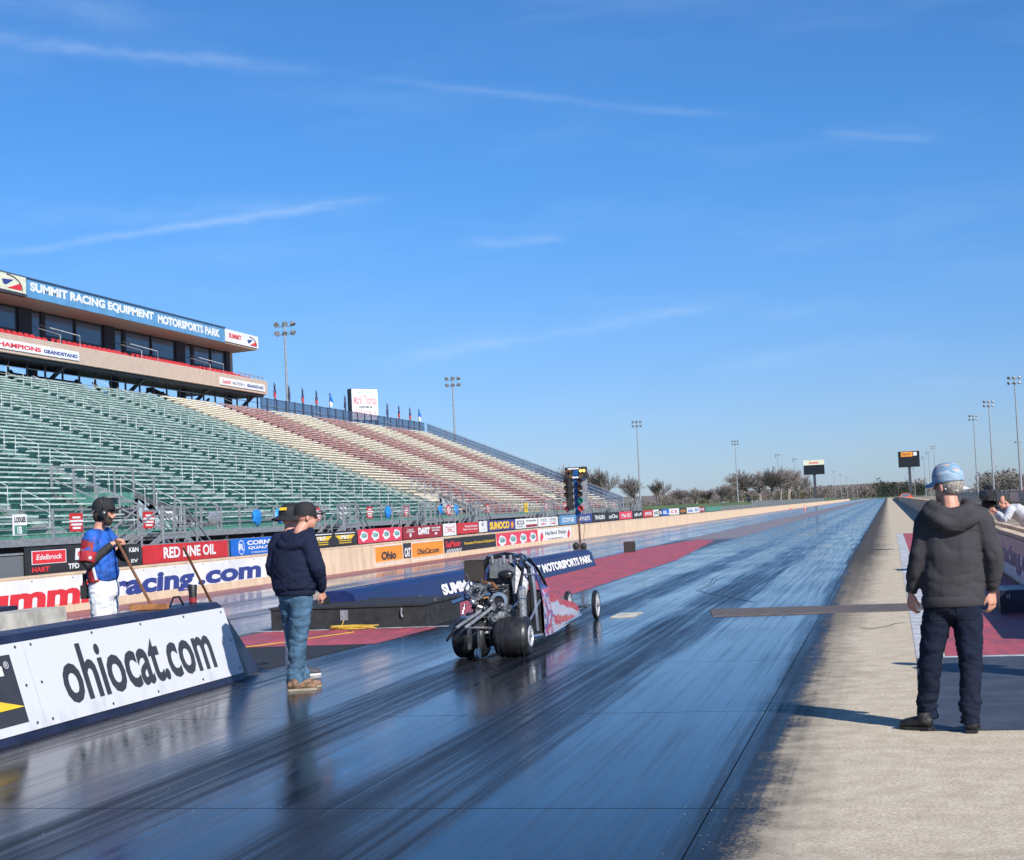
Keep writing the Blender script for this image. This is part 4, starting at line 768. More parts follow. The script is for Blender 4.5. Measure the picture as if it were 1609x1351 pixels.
# ============================================================ LIGHT MASTS
def mast(x,y,H,label,side=1,n=6,group='tall light masts'):
    t=thing('light_mast',label,'light mast',(x,y,0),group)
    MB().sweep([(x,y,-.1),(x,y,H*.5),(x,y,H)],[.20,.15,.09],8).build('mast','lamp_grey',t,True)
    MB().box(x-.85,x+.85,y-.05,y+.05,H-.4,H-.3).build('crossarm','lamp_grey',t); MB().box(x-.85,x+.85,y-.05,y+.05,H-1.2,H-1.1).build('crossarm','lamp_grey',t)
    for k in range(n):
        xx=x-.85+1.7*(k%3)/2; zz=H-.1 if k<3 else H-1.0
        MB().lathe((xx,y,zz),(side*(.3+.5*(k%2)),-.6+.25*(k%3),-.5),[(-.25,.10),(-.15,.2),(.1,.27),(.18,.29)],8).build('floodlight','lamp_grey',t,True)
    return t
mast(-56.6,140,21.3,'tall floodlight mast rising behind the grandstand near the press box')
mast(-57,201,20.5,'floodlight mast behind the striped grandstand, second tall one from the left')
mast(-51.5,325,20.0,'floodlight mast above the last red fence banner')
mast(-43.5,460,20,'floodlight mast just left of the big bare trees')
mast(-42,620,20,'thin floodlight mast among the bare trees',n=4); mast(-40,700,20,'thin floodlight mast between the bare trees and the left scoreboard',n=4); mast(-36.5,760,19,'thin mast right beside the left scoreboard',n=4)
mast(21.2,262,20,'nearest floodlight mast at the right photo edge',-1); mast(21.2,328,20,'second floodlight mast from the right edge',-1); mast(21.2,386,20,'third floodlight mast from the right edge',-1)
for y,l in ((620,'thin mast left of the denim cap man, tallest of three'),(700,'thin mast, middle of three right of the right scoreboard'),(790,'thin mast closest to the right scoreboard')): mast(18.5,y,20,l,-1,4)
for i,y in enumerate((980,1120,1280,1480,1700)): mast(-32,y,18,['far mast first right of the left scoreboard','far mast second right of the left scoreboard','far mast third right of the left scoreboard','far mast fourth right of the left scoreboard','farthest small mast right of the left scoreboard'][i],1,2)
for i,y in enumerate((950,1150,1400)): mast(16,y,17,['far mast right behind the right scoreboard post','farther mast beside the right scoreboard post','farthest small mast by the right scoreboard'][i],-1,2)
mast(42,520,17,'slim distant mast above the camera rig on the right',-1,3); mast(68,640,17,'small distant mast left of the nearest right mast',-1,3)
# scoreboards
def score(x,y,w,z0,z1,hdr,hm,label,s):
    t=thing('scoreboard',label,'scoreboard',(x,y,0)); MB().box(x-.35,x+.35,y-.3,y+.3,-.1,z0).build('post','steel_dark',t)
    MB().box(x-w/2,x+w/2,y-.5,y+.4,z0,z1-hdr).build('display','screen_black',t); MB().box(x-w/2,x+w/2,y-.52,y+.42,z1-hdr+.02,z1).build('header',hm if hm!='o' else 'screen_black',t)
    if hm=='o': MB().box(x-w*.36,x+w*.18,y-.56,y-.525,z1-hdr+.1,z1-.15).build('orange_panel','orange',t); MB().box(x+w*.22,x+w*.38,y-.56,y-.525,z1-hdr+.3,z1-.25).build('logo_plate','white',t); text('Ohio CAT',(x-w*.3,y-.57,z1-hdr*.7),(1,0,0),UZ,w*.38,hdr*.4,'ink',t,.03)
    else: text(s,(x-w*.22,y-.53,z1-hdr*.75),(1,0,0),UZ,w*.44,hdr*.5,'redtext',t,.03)
    return t
score(-18.9,420,5.5,8.1,12.0,1.35,'cream_sign','left scoreboard with a cream header over its black display','Summit')
score(6.0,420,5.5,8.8,13.0,1.5,'o','right scoreboard with an orange and black header on a single post','')
# ============================================================ TREES
def bare_tree(seed,H,spread,levels=5,tw=.02):
    random.seed(seed); b=MB(); tr=MB()
    def seg(p,q,r0,r1,mb):
        d=(q-p).normalized(); a=d.orthogonal().normalized(); c=d.cross(a); vs=[p+(a*math.cos(t)+c*math.sin(t))*r0 for t in (0,2.1,4.2)]+[q+(a*math.cos(t)+c*math.sin(t))*r1 for t in (0,2.1,4.2)]
        mb.add(vs,[(0,1,4,3),(1,2,5,4),(2,0,3,5)])
    def grow(p,d,L,r,lv):
        n=3; q=p
        for i in range(n):
            d2=(d+Vector((random.uniform(-1,1),random.uniform(-1,1),random.uniform(-.4,.7)))*.16).normalized(); q2=q+d2*L/n
            seg(q,q2,r*(1-.25*i/n),r*(1-.25*(i+1)/n),b if lv<levels else tr); q=q2; d=d2
            if lv>0 and (i>1 or lv<levels):
                for _ in range(4 if lv==levels else 2):
                    ax=d.orthogonal().normalized(); ax.rotate(Matrix.Rotation(random.uniform(0,6.28),3,d)); nd=(d*random.uniform(.6,1.0)+ax*spread*random.uniform(.75,1.25)+Vector((0,0,.2))).normalized()
                    grow(q,nd,L*random.uniform(.55,.78),max(tw,r*.5),lv-1)
        if lv>0: grow(q,(d+Vector((0,0,.1))).normalized(),L*.7,max(tw,r*.6),lv-1)
    grow(Vector((0,0,-.2)),Vector((0,0,1)),H*.34,H*.030,levels)
    return tr,b
kinds=[]
for sd,H,sp_,lv in ((3,12,.62,4),(11,12,.78,4),(23,12,.48,4)):
    tr,b=bare_tree(sd,H,sp_,lv,.017); kinds.append((tr.mesh('trunk'),b.mesh('crown')))
def tree(k,x,y,s,label,group='bare trees',rz_=0,sx=1):
    t=thing('bare_tree',label,'tree',(x,y,0),group); t.scale=(s*sx,s*sx,s); t.rotation_euler.z=rz_
    for nm,me in zip(('trunk','crown'),kinds[k]): o=link(nm,me,'bark',t)
    return t
def px(u,y): return (u-1395)/2400*y   # lateral offset at a given distance down the track
tree(0,px(1008,330),330,.82,'bare tree just left of the mast over the last red banner'); tree(2,px(1045,330),330,.70,'slender bare tree right of the mast over the last red banner')
tree(2,px(953,250),250,.78,'slender bare tree right of the starting lights'); 
random.seed(31)
for i,(u,y,s) in enumerate([(1186,480,1.12),(1203,500,1.1),(1219,480,1.15),(1233,510,1.2),(1247,520,1.15),(1262,540,1.1)]):
    tree(i%2,px(u,y),y,s,['leftmost big bare tree of the tall clump','second big bare tree from the left of the tall clump','third big bare tree of the tall clump','fourth big bare tree of the tall clump','fifth big bare tree of the tall clump','rightmost big bare tree, left of the left scoreboard'][i],'tall clump of bare trees',i*1.3,1.35)
for i,(u,y,s) in enumerate([(812,330,.9),(830,330,1.0),(848,330,1.05),(866,330,1.0),(882,330,1.1),(897,330,1.0),(925,330,1.0),(938,300,.95)]):
    tree(i%3,px(u,y),y,s,['bare tree peeping over the striped stand, first','bare tree peeping over the striped stand, second','bare tree peeping over the striped stand, third','bare tree over the low end of the striped stand','bare tree left of the starting lights','bare tree directly behind the starting lights','bare tree at the right of the starting lights','bare tree over the end rail of the stand'][i],'bare trees behind the striped grandstand',i*.9,1.2)
for i,(u,y,s) in enumerate([(1082,560,.75),(1104,600,.8),(1124,600,.7),(1140,560,.85),(1160,600,.9)]):
    tree(i%3,px(u,y),y,s,['small distant bare tree, first in the gap left of the clump','small distant bare tree, second in the gap left of the clump','small distant bare tree, third in the gap left of the clump','round distant bare tree near the left mast','round distant bare tree beside the big clump'][i],'small distant bare trees',i*1.1,1.5)
# woods and bushes that read as one mass
def wood(name,label,x0,x1,y0,y1,n,h0,h1,m,seed,wide=1.0):
    random.seed(seed); b=MB()
    for i in range(n):
        x=random.uniform(x0,x1); y=random.uniform(y0,y1); h=random.uniform(h0,h1)*(0.75+.5*noise.noise(Vector((x*.02,y*.01,seed))))
        for k in range(26):
            a=random.uniform(0,6.28); rr=h*.45*wide*random.random()**.6; z=h*random.uniform(.05,1)**.8; c=Vector((x+rr*math.cos(a)*(1.1-z/h*.6),y+rr*math.sin(a),z)); s=h*.085
            vs=[c+Vector((random.uniform(-s,s),random.uniform(-s,s),random.uniform(-s,s))) for _ in range(4)]; b.add(vs,[(0,1,2),(0,2,3),(1,2,3)])
        for k in range(7):
            a=random.uniform(0,6.28); rr=h*.3*wide; p=Vector((x,y,0)); q=Vector((x+rr*math.cos(a)*random.random(),y+rr*math.sin(a)*random.random(),h*random.uniform(.7,1.12))); b.bar(p,q,h*.012)
    o=b.build(name,m,None,kind='stuff'); tag(o,label,'woodland'); return o
wood('bush_line','low line of brown leafless bushes beyond the far lane',-330,-60,640,800,420,2.6,5.0,'bush',2)
wood('bush_line','greenish brown hedge at the foot of the tall bare trees',-110,-30,600,660,60,3,6,'bush_green',4)
wood('far_wood','long low wooded ridge on the horizon past the track end',-330,60,2200,2700,900,16,24,'bush',5,1.6)
wood('far_wood','brown woodland behind the red stands on the right',60,330,900,1300,520,10,17,'bush',6,1.4)
wood('evergreen_clump','dark evergreen clump near the end of the track',-8,28,1150,1300,46,10,17,'evergreen',8,1.1)
wood('evergreen_clump','dark evergreen bushes above the right wall',52,82,700,800,26,6,11,'evergreen',9,1.2)
struct('grass_bank',MB().hexa([(-75,216,-.1),(-22,216,-.1),(-22,900,-.1),(-75,900,-.1),(-70,235,1.7),(-34,235,1.5),(-30,880,1.6),(-70,880,1.8)]),'grass')
struct('far_hill',MB().hexa([(-900,2300,-5),(120,2300,-5),(120,3300,-5),(-900,3300,-5),(-700,2500,17),(20,2500,22),(20,3200,24),(-700,3200,17)]),'bush')
struct('right_hill',MB().hexa([(60,1000,-3),(600,1000,-3),(600,1800,-3),(60,1800,-3),(110,1100,9),(560,1100,16),(560,1700,16),(110,1700,10)]),'bush')
# far fence left
fe2=thing('far_fence','grey picket-like fence beyond the tan wall past the banner row','fence',(-17.2,250,0))
pm2=MB().box(-.04,.04,-.04,.04,0,1.7).mesh('post')
for k in range(40): part_at('post',pm2,'galv',fe2,(-17.6,206+6*k,0))
MB().box(-17.62,-17.6,206,445,.8,1.65).build('mesh','pit_mesh',fe2)
# cones
def cone(x,y,label):
    t=thing('traffic_cone',label,'traffic cone',(x,y,0),'orange cones on the far track'); MB().box(x-.2,x+.2,y-.2,y+.2,0.005,.04).build('base','cone_orange',t); MB().lathe((x,y,.04),UZ,[(0,.16),(.4,.09),(.72,.03)],10).build('cone_body','cone_orange',t,True); MB().lathe((x,y,.04),UZ,[(.28,.125),(.45,.085)],10).build('stripe','tent_white',t)
cone(-16.9+.9,262,'orange cone beside the tan wall, left of the bare tree clump'); cone(-11.8,226,'orange cone standing in the far lane'); cone(-15.9,420,'tiny orange cone far along the tan wall')
# white vehicles far left
def car(x,y,s,col,label,cat='car',L=4.6,Hh_=1.6,rot=0):
    t=thing('parked_car',label,cat,(x,y,0)); w_=1.8
    b=MB(); pts=[(-L/2,.35),(-L/2,.85),(-L/2+.7,1.0),(-L/2+1.3,Hh_),(L/2-1.0,Hh_),(L/2-.3,.95),(L/2,.85),(L/2,.35)]
    b.poly([(x+a,y-w_/2,c_) for a,c_ in pts],w_,(0,1,0)); b.build('body',col,t)
    MB().box(x-L/2+1.2,x+L/2-.9,y-w_/2-.01,y-w_/2+.02,1.02,Hh_-.12).build('window','glass',t)
    for sx in (-L/2+.8,L/2-.8): MB().lathe((x+sx,y-w_/2-.02,.34),(0,1,0),[(0,.33),(.2,.33)],12).build('wheel','tyre',t)
    return t
for i,x in enumerate((-66,-60,-54)): car(x,640,1,'tent_white',['leftmost far white vehicle behind the left scoreboard post','middle far white vehicle behind the left scoreboard post','rightmost far white vehicle behind the left scoreboard post'][i],'car',4.8,2.0)
car(4.4,420,1,'cone_orange','small orange safety vehicle at the far end of the right wall','truck',4.2,1.9)
# ============================================================ RIGHT BACKGROUND
rf=thing('return_fence','mesh fence with faded banners along the return road on the right','fence',(9.8,120,0))
pm3=MB().box(-.03,.03,-.03,.03,0,1.55).mesh('post')
for k in range(30): part_at('post',pm3,'galv',rf,(9.8,88+6*k,0))
MB().box(9.79,9.81,88,262,.3,1.5).build('mesh','pit_mesh',rf); MB().box(9.76,9.84,88,262,0,.25).build('kerb_wall','green_riser',rf); MB().box(9.70,9.86,88,262,-.05,.05).build('dark_base','box_black',rf)
for i,(y,m_,l) in enumerate([(100,'pink_plank','faded pink banner on the return road fence'),(113,'white','pale banner on the return road fence, nearest the edge'),(128,'pink_plank','second faded pink banner farther along the return road fence'),(150,'white','far pale banner on the return road fence')]):
    t=thing('faded_fence_banner',l,'banner',(9.77,y,.5)); MB().box(9.75,9.77,y-4,y+4,.5,1.35).build('sheet',m_,t)
for i,(x,y,l) in enumerate([(17,190,'red bleacher block nearest the right edge'),(19,235,'red bleacher block farther along the right side'),(21,290,'third red bleacher block, beside the right masts')]):
    t=thing('red_bleachers',l,'bleachers',(x,y,0)); b=MB()
    for r in range(6): MB().box(x+r*.8,x+r*.8+.45,y-14,y+14,.7+r*.42,.8+r*.42).build('bench','red_seat',t)
    MB().box(x+5.2,x+5.3,y-14,y+14,0,4.0).build('back_screen','red_seat',t)
    for k in range(5): MB().box(x+.1,x+.2,y-14+7*k-.05,y-14+7*k+.05,0,1.6).build('rail_post','galv',t)
for i,(x,y,l) in enumerate([(14,330,'white canopy between the two right masts'),(15,400,'farther white canopy on the right side')]):
    t=thing('canopy_tent',l,'tent',(x,y,0))
    for a in (-2.5,2.5):
        for c_ in (-2.5,2.5): MB().box(x+a-.05,x+a+.05,y+c_-.05,y+c_+.05,-.05,2.2).build('leg','galv',t)
    b=MB(); b.add([(x-2.6,y-2.6,2.2),(x+2.6,y-2.6,2.2),(x+2.6,y+2.6,2.2),(x-2.6,y+2.6,2.2),(x,y,3.4)],[(0,1,4),(1,2,4),(2,3,4),(3,0,4),(3,2,1,0)]); b.build('roof','tent_white',t)
# ============================================================ STARTING LIGHTS
t=thing('starting_lights','blue starting light pole with black round lamps and one lit amber pair between lanes','starting lights',(-9.25,45.6,0)); SLT=t
MB().sweep([(-9.25,45.7,0),(-9.27,45.7,1.45)],[.04,.035],8).build('pole','brown_wood',t,True)
MB().box(-9.35,-9.20,45.62,45.78,1.40,2.74).build('column','tree_blue',t); MB().box(-9.42,-9.36,45.66,45.74,1.62,2.60).build('strip','line_white',t)
MB().box(-9.64,-9.44,45.5,45.8,1.60,2.58).build('lamp_panel','box_black',t); MB().box(-9.11,-8.90,45.62,45.72,1.60,2.60).build('lamp_panel','galv',t)
for sx,x,yy in ((0,-9.60,45.42),(1,-9.13,45.50)):
    for k,(z,m_) in enumerate([(2.47,'lens_amber'),(2.27,'lens_amber'),(2.07,'lens_amber'),(1.88,'lens_green'),(1.64,'lens_red')]):
        if sx==0 and k==3: continue
        b=MB(); b.lathe((x,yy+.12,z),(0,-1,0),[(0,.085),(.14,.088),(.14,.078),(.03,.07)],14); h=b.build('lamp_hood','frame_black' if k<3 or sx==0 else m_,t,True)
        MB().disc((x,yy+.06,z),(0,-1,0),.068,14,.012).build('lens',m_,h)
MB().box(-9.66,-8.90,45.60,45.78,2.66,2.90).build('header','box_black',t); MB().box(-9.55,-9.16,45.585,45.6,2.83,2.875).build('header_plate','white',t); MB().box(-9.38,-9.18,45.55,45.598,2.56,2.61).build('name_plate','white',t)
MB().box(-9.36,-9.19,45.58,45.62,2.66,2.80).build('header_badge','tree_blue',t)
for x,m_ in ((-9.60,'lens_amber'),(-9.47,'lens_amber'),(-9.09,'lens_lit'),(-8.97,'lens_lit')): 
    MB().disc((x,45.57,2.78),(0,-1,0),.045,14,.03).build('stage_lamp',m_,t); MB().disc((x,45.57,2.62),(0,-1,0),.05,14,.03).build('stage_lamp','lens_amber' if x!=-8.97 else 'tent_white',t)
MB().box(-9.0,-8.85,45.5,45.8,2.56,2.68).build('lamp_bracket','box_black',t); MB().box(-9.72,-9.5,45.5,45.8,2.56,2.68).build('lamp_bracket','box_black',t)
MB().path([(-9.22,45.65,1.6),(-9.05,45.6,1.1),(-9.1,45.6,.75),(-9.0,45.5,.5)],.008,4).build('cable','frame_black',t)
SLT.scale.x=.86; SLT.location.x+=.10
t=thing('floodlight_unit','small black twin lamp unit on the end of the low blue barrier','lamp unit',(-8.6,43.2,.45))
MB().ell((-8.72,42.9,.57),(.10,.10,.11),10,7).build('lamp_head','box_black',t,True); MB().ell((-8.50,42.9,.55),(.09,.10,.11),10,7).build('lamp_head','box_black',t,True); MB().box(-8.80,-8.42,42.8,43.0,.455,.48).build('base','steel_dark',t)
# ============================================================ DRAGSTER
DX,DY=-4.375,16.62
dr=thing('dragster','small rear engined dragster with red and white nose and fat rear slicks','dragster',(DX,DY,0))
def D(x,y,z): return (DX+x,DY+y,z)
def dtube(name,pts,r,m='chrome',n=7): return MB().path([D(*p) for p in pts],r,n).build(name,m,dr,True)
def tyre(xc,w_,y,R,rim,outer):
    p=[(-w_/2,rim),(-w_/2,R*.80),(-w_/2+.025,R*.93),(-w_/2+.06,R*.985),(-.01,R),(.01,R),(w_/2-.06,R*.985),(w_/2-.025,R*.93),(w_/2,R*.80),(w_/2,rim)]
    o=MB().lathe(D(xc,y,R),(1,0,0),p,36,False).build('rear_slick','tyre',dr,True)
    s=outer; b=MB(); b.lathe(D(xc+s*(w_/2-.03),y,R),(s,0,0),[(-.05,rim*.98),(.034,rim*.99),(.040,rim*.90),(.022,rim*.80),(.012,rim*.3),(.012,.001)],24); h=b.build('rim','rim_alu',o,True)
    b=MB()
    for k in range(10): a=k*.6283; b.disc(D(xc+s*(w_/2-.012),y+math.cos(a)*rim*.62,R+math.sin(a)*rim*.62),(s,0,0),rim*.12,8,.008)
    b.build('rim_hole','frame_black',o,kind='stuff')
    MB().lathe(D(xc+s*(w_/2-.03),y,R),(s,0,0),[(0,rim*.28),(.04,rim*.25),(.05,.01)],14).build('hub','chrome',o,True)
tyre(.238,.385,0,.225,.118,1)
for k,xx in enumerate((.10,.16,.32,.375)): MB().lathe(D(xx,0,.225),(1,0,0),[(-.0015,.2225),(0,.2262),(.0015,.2225)],36,False).build('tread_ring','steel_dark',dr,True)
tyre(-.245,.37,0,.225,.118,-1)
dtube('axle',[(-.35,0,.225),(.35,0,.225)],.022,'alu')
for x in (.165,-.245):
    R=.212; b=MB(); nn=28
    b.lathe(D(x-.03,5.33,R),(1,0,0),[(0,R*.80),(0,R*.93),(.012,R),(.048,R),(.06,R*.93),(.06,R*.80),(0,R*.80)],nn,False); o=b.build('front_tyre','tyre',dr,True)
    b=MB(); b.lathe(D(x-.026,5.33,R),(1,0,0),[(0,R*.70),(0,R*.81),(.052,R*.81),(.052,R*.70),(0,R*.70)],nn,False); b.build('rim','rim_alu',o,True)
    b=MB()
    for k in range(12): a=k*.5236; b.bar(D(x,5.33,R),D(x,5.33+math.cos(a)*R*.75,R+math.sin(a)*R*.75),.03,.014)
    b.build('spokes','rim_alu',o); MB().lathe(D(x-.03,5.33,R),(1,0,0),[(0,.03),(.075,.035),(.085,.01)],10).build('hub','alu',o,True)
dtube('front_axle',[(-.245,5.33,.212),(-.12,5.2,.2),(.08,5.2,.2),(.165,5.33,.212)],.016,'chrome'); 
for s in (-1,1): dtube('front_strut',[(.0+s*.06,4.3,.26),(.0+s*.06,5.2,.21)],.013,'frame_black'); dtube('front_strut',[(.0+s*.06,4.3,.16),(.0+s*.06,5.2,.19)],.013,'frame_black')
dtube('steering_rod',[(-.2,5.0,.24),(.14,5.0,.24)],.01,'chrome')
# bodywork: stations (y, halfwidth bottom, halfwidth top, zbottom, ztop)
ST=[(1.04,.36,.33,.13,.84),(1.45,.345,.30,.12,.66),(2.0,.31,.26,.12,.575),(3.0,.235,.19,.125,.44),(4.0,.155,.12,.13,.335),(4.42,.105,.08,.14,.27)]
b=MB(); vs=[];fs=[]
for (y,wb,wt,z0,z1_) in ST: vs+=[D(-wb,y,z0),D(wb,y,z0),D(wb*1.0,y,(z0+z1_)*.45),D(wt,y,z1_),D(-wt,y,z1_),D(-wb,y,(z0+z1_)*.45)]
for i in range(len(ST)-1):
    for k in range(6):
        if k==3 and i==0: continue
        fs.append((i*6+k,i*6+(k+1)%6,(i+1)*6+(k+1)%6,(i+1)*6+k))
fs.append(tuple((len(ST)-1)*6+k for k in range(6))); b.add(vs,fs); body=b.build('body_shell','livery',dr)
# cockpit side fins rising to the cage
for s in (1,-1):
    b=MB(); b.poly([D(s*.345,1.03,.60),D(s*.335,1.5,.665),D(s*.30,1.25,.74),D(s*.29,.86,.97),D(s*.31,.80,.97)],.012,(s,0,0)); b.build('side_fin','livery',dr)
text('DRAGONFLY'[:6],D(.343,1.1,.60),(-.08,1,-.10),(0,.1,1),.62,.085,'white',dr,.03,off=.012) if False else None
text('JEGS',D(.352,1.12,.57),(-.10,1,-.20),(0,0,1),.42,.07,'white',dr,.03,off=.008) if False else None
MB().box(DX-.33,DX+.33,DY+1.0,DY+1.03,.14,.66).build('cockpit_bulkhead','blackp',dr); MB().box(DX-.31,DX+.31,DY+.2,DY+1.1,.12,.135).build('floor_pan','alu',dr)
# seat shell and head panel
b=MB(); b.poly([D(-.20,.62,.20),D(.20,.62,.20),D(.23,.55,.70),D(.13,.52,1.04),D(-.13,.52,1.04),D(-.23,.55,.70)],.02,(0,1,0)); b.build('seat_back','alu_dark',dr)
b=MB(); b.poly([D(-.13,.47,.86),D(.11,.47,.86),D(.15,.45,.97),D(.06,.44,1.08),D(-.12,.44,1.08)],.015,(0,1,0)); b.build('head_panel','alu',dr)
b=MB(); b.poly([D(.19,.3,.55),D(.31,.36,.60),D(.33,.45,.80),D(.20,.42,1.0),D(.14,.40,.95)],.012,(0,1,0)); b.build('side_panel','alu_dark',dr)
# cage
for y,h,w_ in ((.48,1.10,.27),(.72,1.12,.29),(.80,1.10,.31)):
    pts=[(-w_-.02,y,.22),(-w_,y,.75),(-w_*.92,y+.0,.95),(-w_*.6,y,h-.02),(0,y,h+.01),(w_*.6,y,h-.02),(w_*.92,y,.95),(w_,y,.75),(w_+.02,y,.22)]; dtube('roll_hoop',pts,.021,'frame_black' if y<.79 else 'chrome')
for s in (-1,1):
    dtube('cage_tube',[(s*.15,.48,1.10),(s*.17,.80,1.11),(s*.24,1.1,1.0),(s*.30,1.3,.82),(s*.31,1.5,.66)],.02,'frame_black'); dtube('cage_tube',[(s*.22,.48,1.04),(s*.24,.9,1.06),(s*.285,1.15,.92),(s*.315,1.28,.78)],.018,'frame_black')
    dtube('lower_rail',[(s*.32,-.05,.20),(s*.33,1.1,.15),(s*.16,4.2,.15)],.02,'chrome'); dtube('diagonal',[(s*.31,.15,.24),(s*.33,.98,.56)],.015,'chrome'); dtube('upper_rail',[(s*.25,.1,.55),(s*.28,.5,.72)],.018,'frame_black')
    dtube('brace_tube',[(s*.24,0.02,.26),(s*.27,.48,.98)],.017,'frame_black')
dtube('cross_tube',[(.14,.42,.885),(.33,.82,.875)],.014,'chrome'); dtube('cross_tube',[(-.3,.48,.74),(.3,.48,.74)],.018,'frame_black')
for x in (-.09,.05,.13): dtube('cage_clamp',[(x,.45,1.03),(x,.45,1.12)],.02,'chrome')
# engine
random.seed(12)
MB().box(DX-.15,DX+.16,DY+.02,DY+.42,.32,.56).build('engine_block','engine_cast',dr)
b=MB()
for k in range(9): b.box(DX-.12,DX+.12,DY+.06,DY+.36,.57+.026*k,.582+.026*k)
b.build('cooling_fins','engine_cast',dr,kind='stuff')
MB().lathe(D(.10,.02,.625),(0,-1,0),[(-.12,.07),(0,.075),(.05,.10),(.075,.10),(.078,.062),(.0,.055),(-.05,.01)],24).build('intake_ring','chrome',dr,True)
MB().disc(D(.10,-.03,.625),(0,-1,0),.052,16,.01).build('intake_throat','frame_black',dr)
MB().lathe(D(-.16,.0,.73),(0,-1,0),[(-.1,.10),(0,.105),(.05,.09),(.06,.02)],20).build('clutch_cover','engine_cast',dr,True)
MB().lathe(D(.05,.0,.44),(0,-1,0),[(-.1,.11),(0,.11),(.04,.09),(.05,.05),(.09,.04)],20).build('side_cover','engine_cast',dr,True)
dtube('exhaust_pipe',[(-.02,.05,.70),(-.2,.0,.695),(-.34,-.03,.655),(-.44,-.05,.625)],.028,'blue_pipe',10); MB().disc(D(-.445,-.052,.623),(-1,-.2,-.3),.024,10,.006).build('exhaust_mouth','frame_black',dr)
MB().sweep([D(.30,.22,.30),D(.30,.22,.74)],[.048,.048],14).build('oil_tank','alu',dr,True); MB().sweep([D(.30,.22,.74),D(.30,.22,.77)],[.052,.03],14).build('tank_cap','chrome',dr,True)
MB().box(DX-.38,DX-.17,DY+.28,DY+.36,.84,1.07).build('radiator','box_brown',dr); MB().box(DX-.39,DX-.16,DY+.365,DY+.38,.83,1.08).build('radiator_frame','frame_black',dr)
MB().ell(D(.09,.36,.90),(.10,.06,.055),12,8).build('fuel_bottle','frame_black',dr,True)
for k in range(26):
    a=[random.uniform(-.26,.22),random.uniform(-.10,.12),random.uniform(.30,.86)]; p=[a]
    for j in range(3): p.append([p[-1][0]+random.uniform(-.10,.10),p[-1][1]+random.uniform(-.05,.05),p[-1][2]+random.uniform(-.09,.09)])
    dtube('hose',p,random.choice([.007,.009,.012,.016]),random.choice(['chrome','alu','frame_black','alu_dark','alu_dark','frame_black','blue_pipe','gold' if k%9==0 else 'chrome','redtext' if k%6==0 else 'alu']),6)
for k in range(22):
    x,z=random.uniform(-.22,.20),random.uniform(.28,.84); r=random.uniform(.012,.034); MB().lathe(D(x,-.06-random.random()*.05,z),(random.uniform(-.4,.4),-1,random.uniform(-.3,.4)),[(-.05,r),(0,r),(.012,r*.7),(.02,.003)],10).build('fitting',random.choice(['alu','chrome','engine_cast','frame_black','alu_dark','alu_dark']),dr,True)
MB().sweep([D(-.10,.02,.84),D(.03,-.02,.82),D(.08,-.03,.76)],[.018,.022,.02],8).build('carburettor_pipe','gold',dr,True)
# driveline and wheelie bars
b=MB(); b.lathe(D(-.015,0,.225),(1,0,0),[(0,.105),(.012,.105)],28); b.build('sprocket','steel_dark',dr); MB().lathe(D(.015,0,.225),(1,0,0),[(0,.07),(.010,.07)],20).build('brake_disc','chrome',dr)
for x,xe in ((-.02,-.31),(.06,-.21)):
    dtube('wheelie_bar',[(x,.02,.60),(x*.6+xe*.4,-.14,.50),(xe,-.40,.365)],.019,'alu'); dtube('wheelie_bar',[(xe,-.40,.365),(xe-.04,-.42,.32),(xe-.11,-.41,.23)],.016,'frame_black')
    dtube('bar_strut',[(x,.0,.32),(xe*.6,-.3,.36)],.013,'chrome')
MB().box(DX-.185,DX-.155,DY-.40,DY-.34,.13,.35).build('bar_plate','alu_dark',dr); MB().box(DX-.10,DX-.08,DY-.30,DY-.25,.10,.33).build('bar_plate','alu_dark',dr)
for x in (-.11,-.08): MB().lathe(D(x-.01,-.33,.075),(1,0,0),[(0,.055),(.02,.055)],14).build('wheelie_wheel','blue_pipe',dr,True)
dtube('shift_cable',[(-.3,.0,.6),(-.33,-.05,.5),(-.24,-.06,.42)],.006,'chrome')
# ============================================================ PEOPLE
def remesh(mb,voxel,smooth=3,fold=None):
    me=mb.mesh('tmp'); o=bpy.data.objects.new('tmp',me); COL.objects.link(o)
    m_=o.modifiers.new('r','REMESH'); m_.mode='VOXEL'; m_.voxel_size=voxel; m_.use_smooth_shade=True
    if smooth: s_=o.modifiers.new('s','SMOOTH'); s_.iterations=smooth; s_.factor=.6
    dg=bpy.context.evaluated_depsgraph_get(); dg.update(); r=bpy.data.meshes.new_from_object(o.evaluated_get(dg)); bpy.data.objects.remove(o); bpy.data.meshes.remove(me)
    if fold:
        n=np.zeros(len(r.vertices)*3,dtype=np.float32); r.vertices.foreach_get('normal',n) if False else None
        co=[(v.co.copy(),v.normal.copy()) for v in r.vertices]
        for v,(c,nn) in zip(r.vertices,co): v.co=c+nn*fold(c)
    r.polygons.foreach_set('use_smooth',[True]*len(r.polygons)); return r
def put(name,me,m,t):
    off=Vector(ORG[t.name]); me.transform(Matrix.Translation(-off)); me.name=name; return link(name,me,m,t)
def cloth_fold(base,amp,sc_=7,hz=(1,1,2.4),legz=None):
    def f(c):
        p=Vector((c.x*sc_*hz[0],c.y*sc_*hz[1],c.z*sc_*hz[2]))
        v=noise.noise(p)+.5*noise.noise(p*2.1+Vector((3,1,7)))
        q=p*.75+Vector((9,9,2))+Vector((0,0,.9*noise.noise(p*.5)))
        r_=max(0,1-abs(noise.noise(q))*5.5)**1.5; r2=max(0,1-abs(noise.noise(q*1.9+Vector((4,0,1))))*5)
        k=amp*(v*.8-r_*.55-r2*.2+.1)
        if legz:
            for (z0,w_,g) in legz: k*=1+g*math.exp(-((c.z-z0)/w_)**2)
        return k
    return f
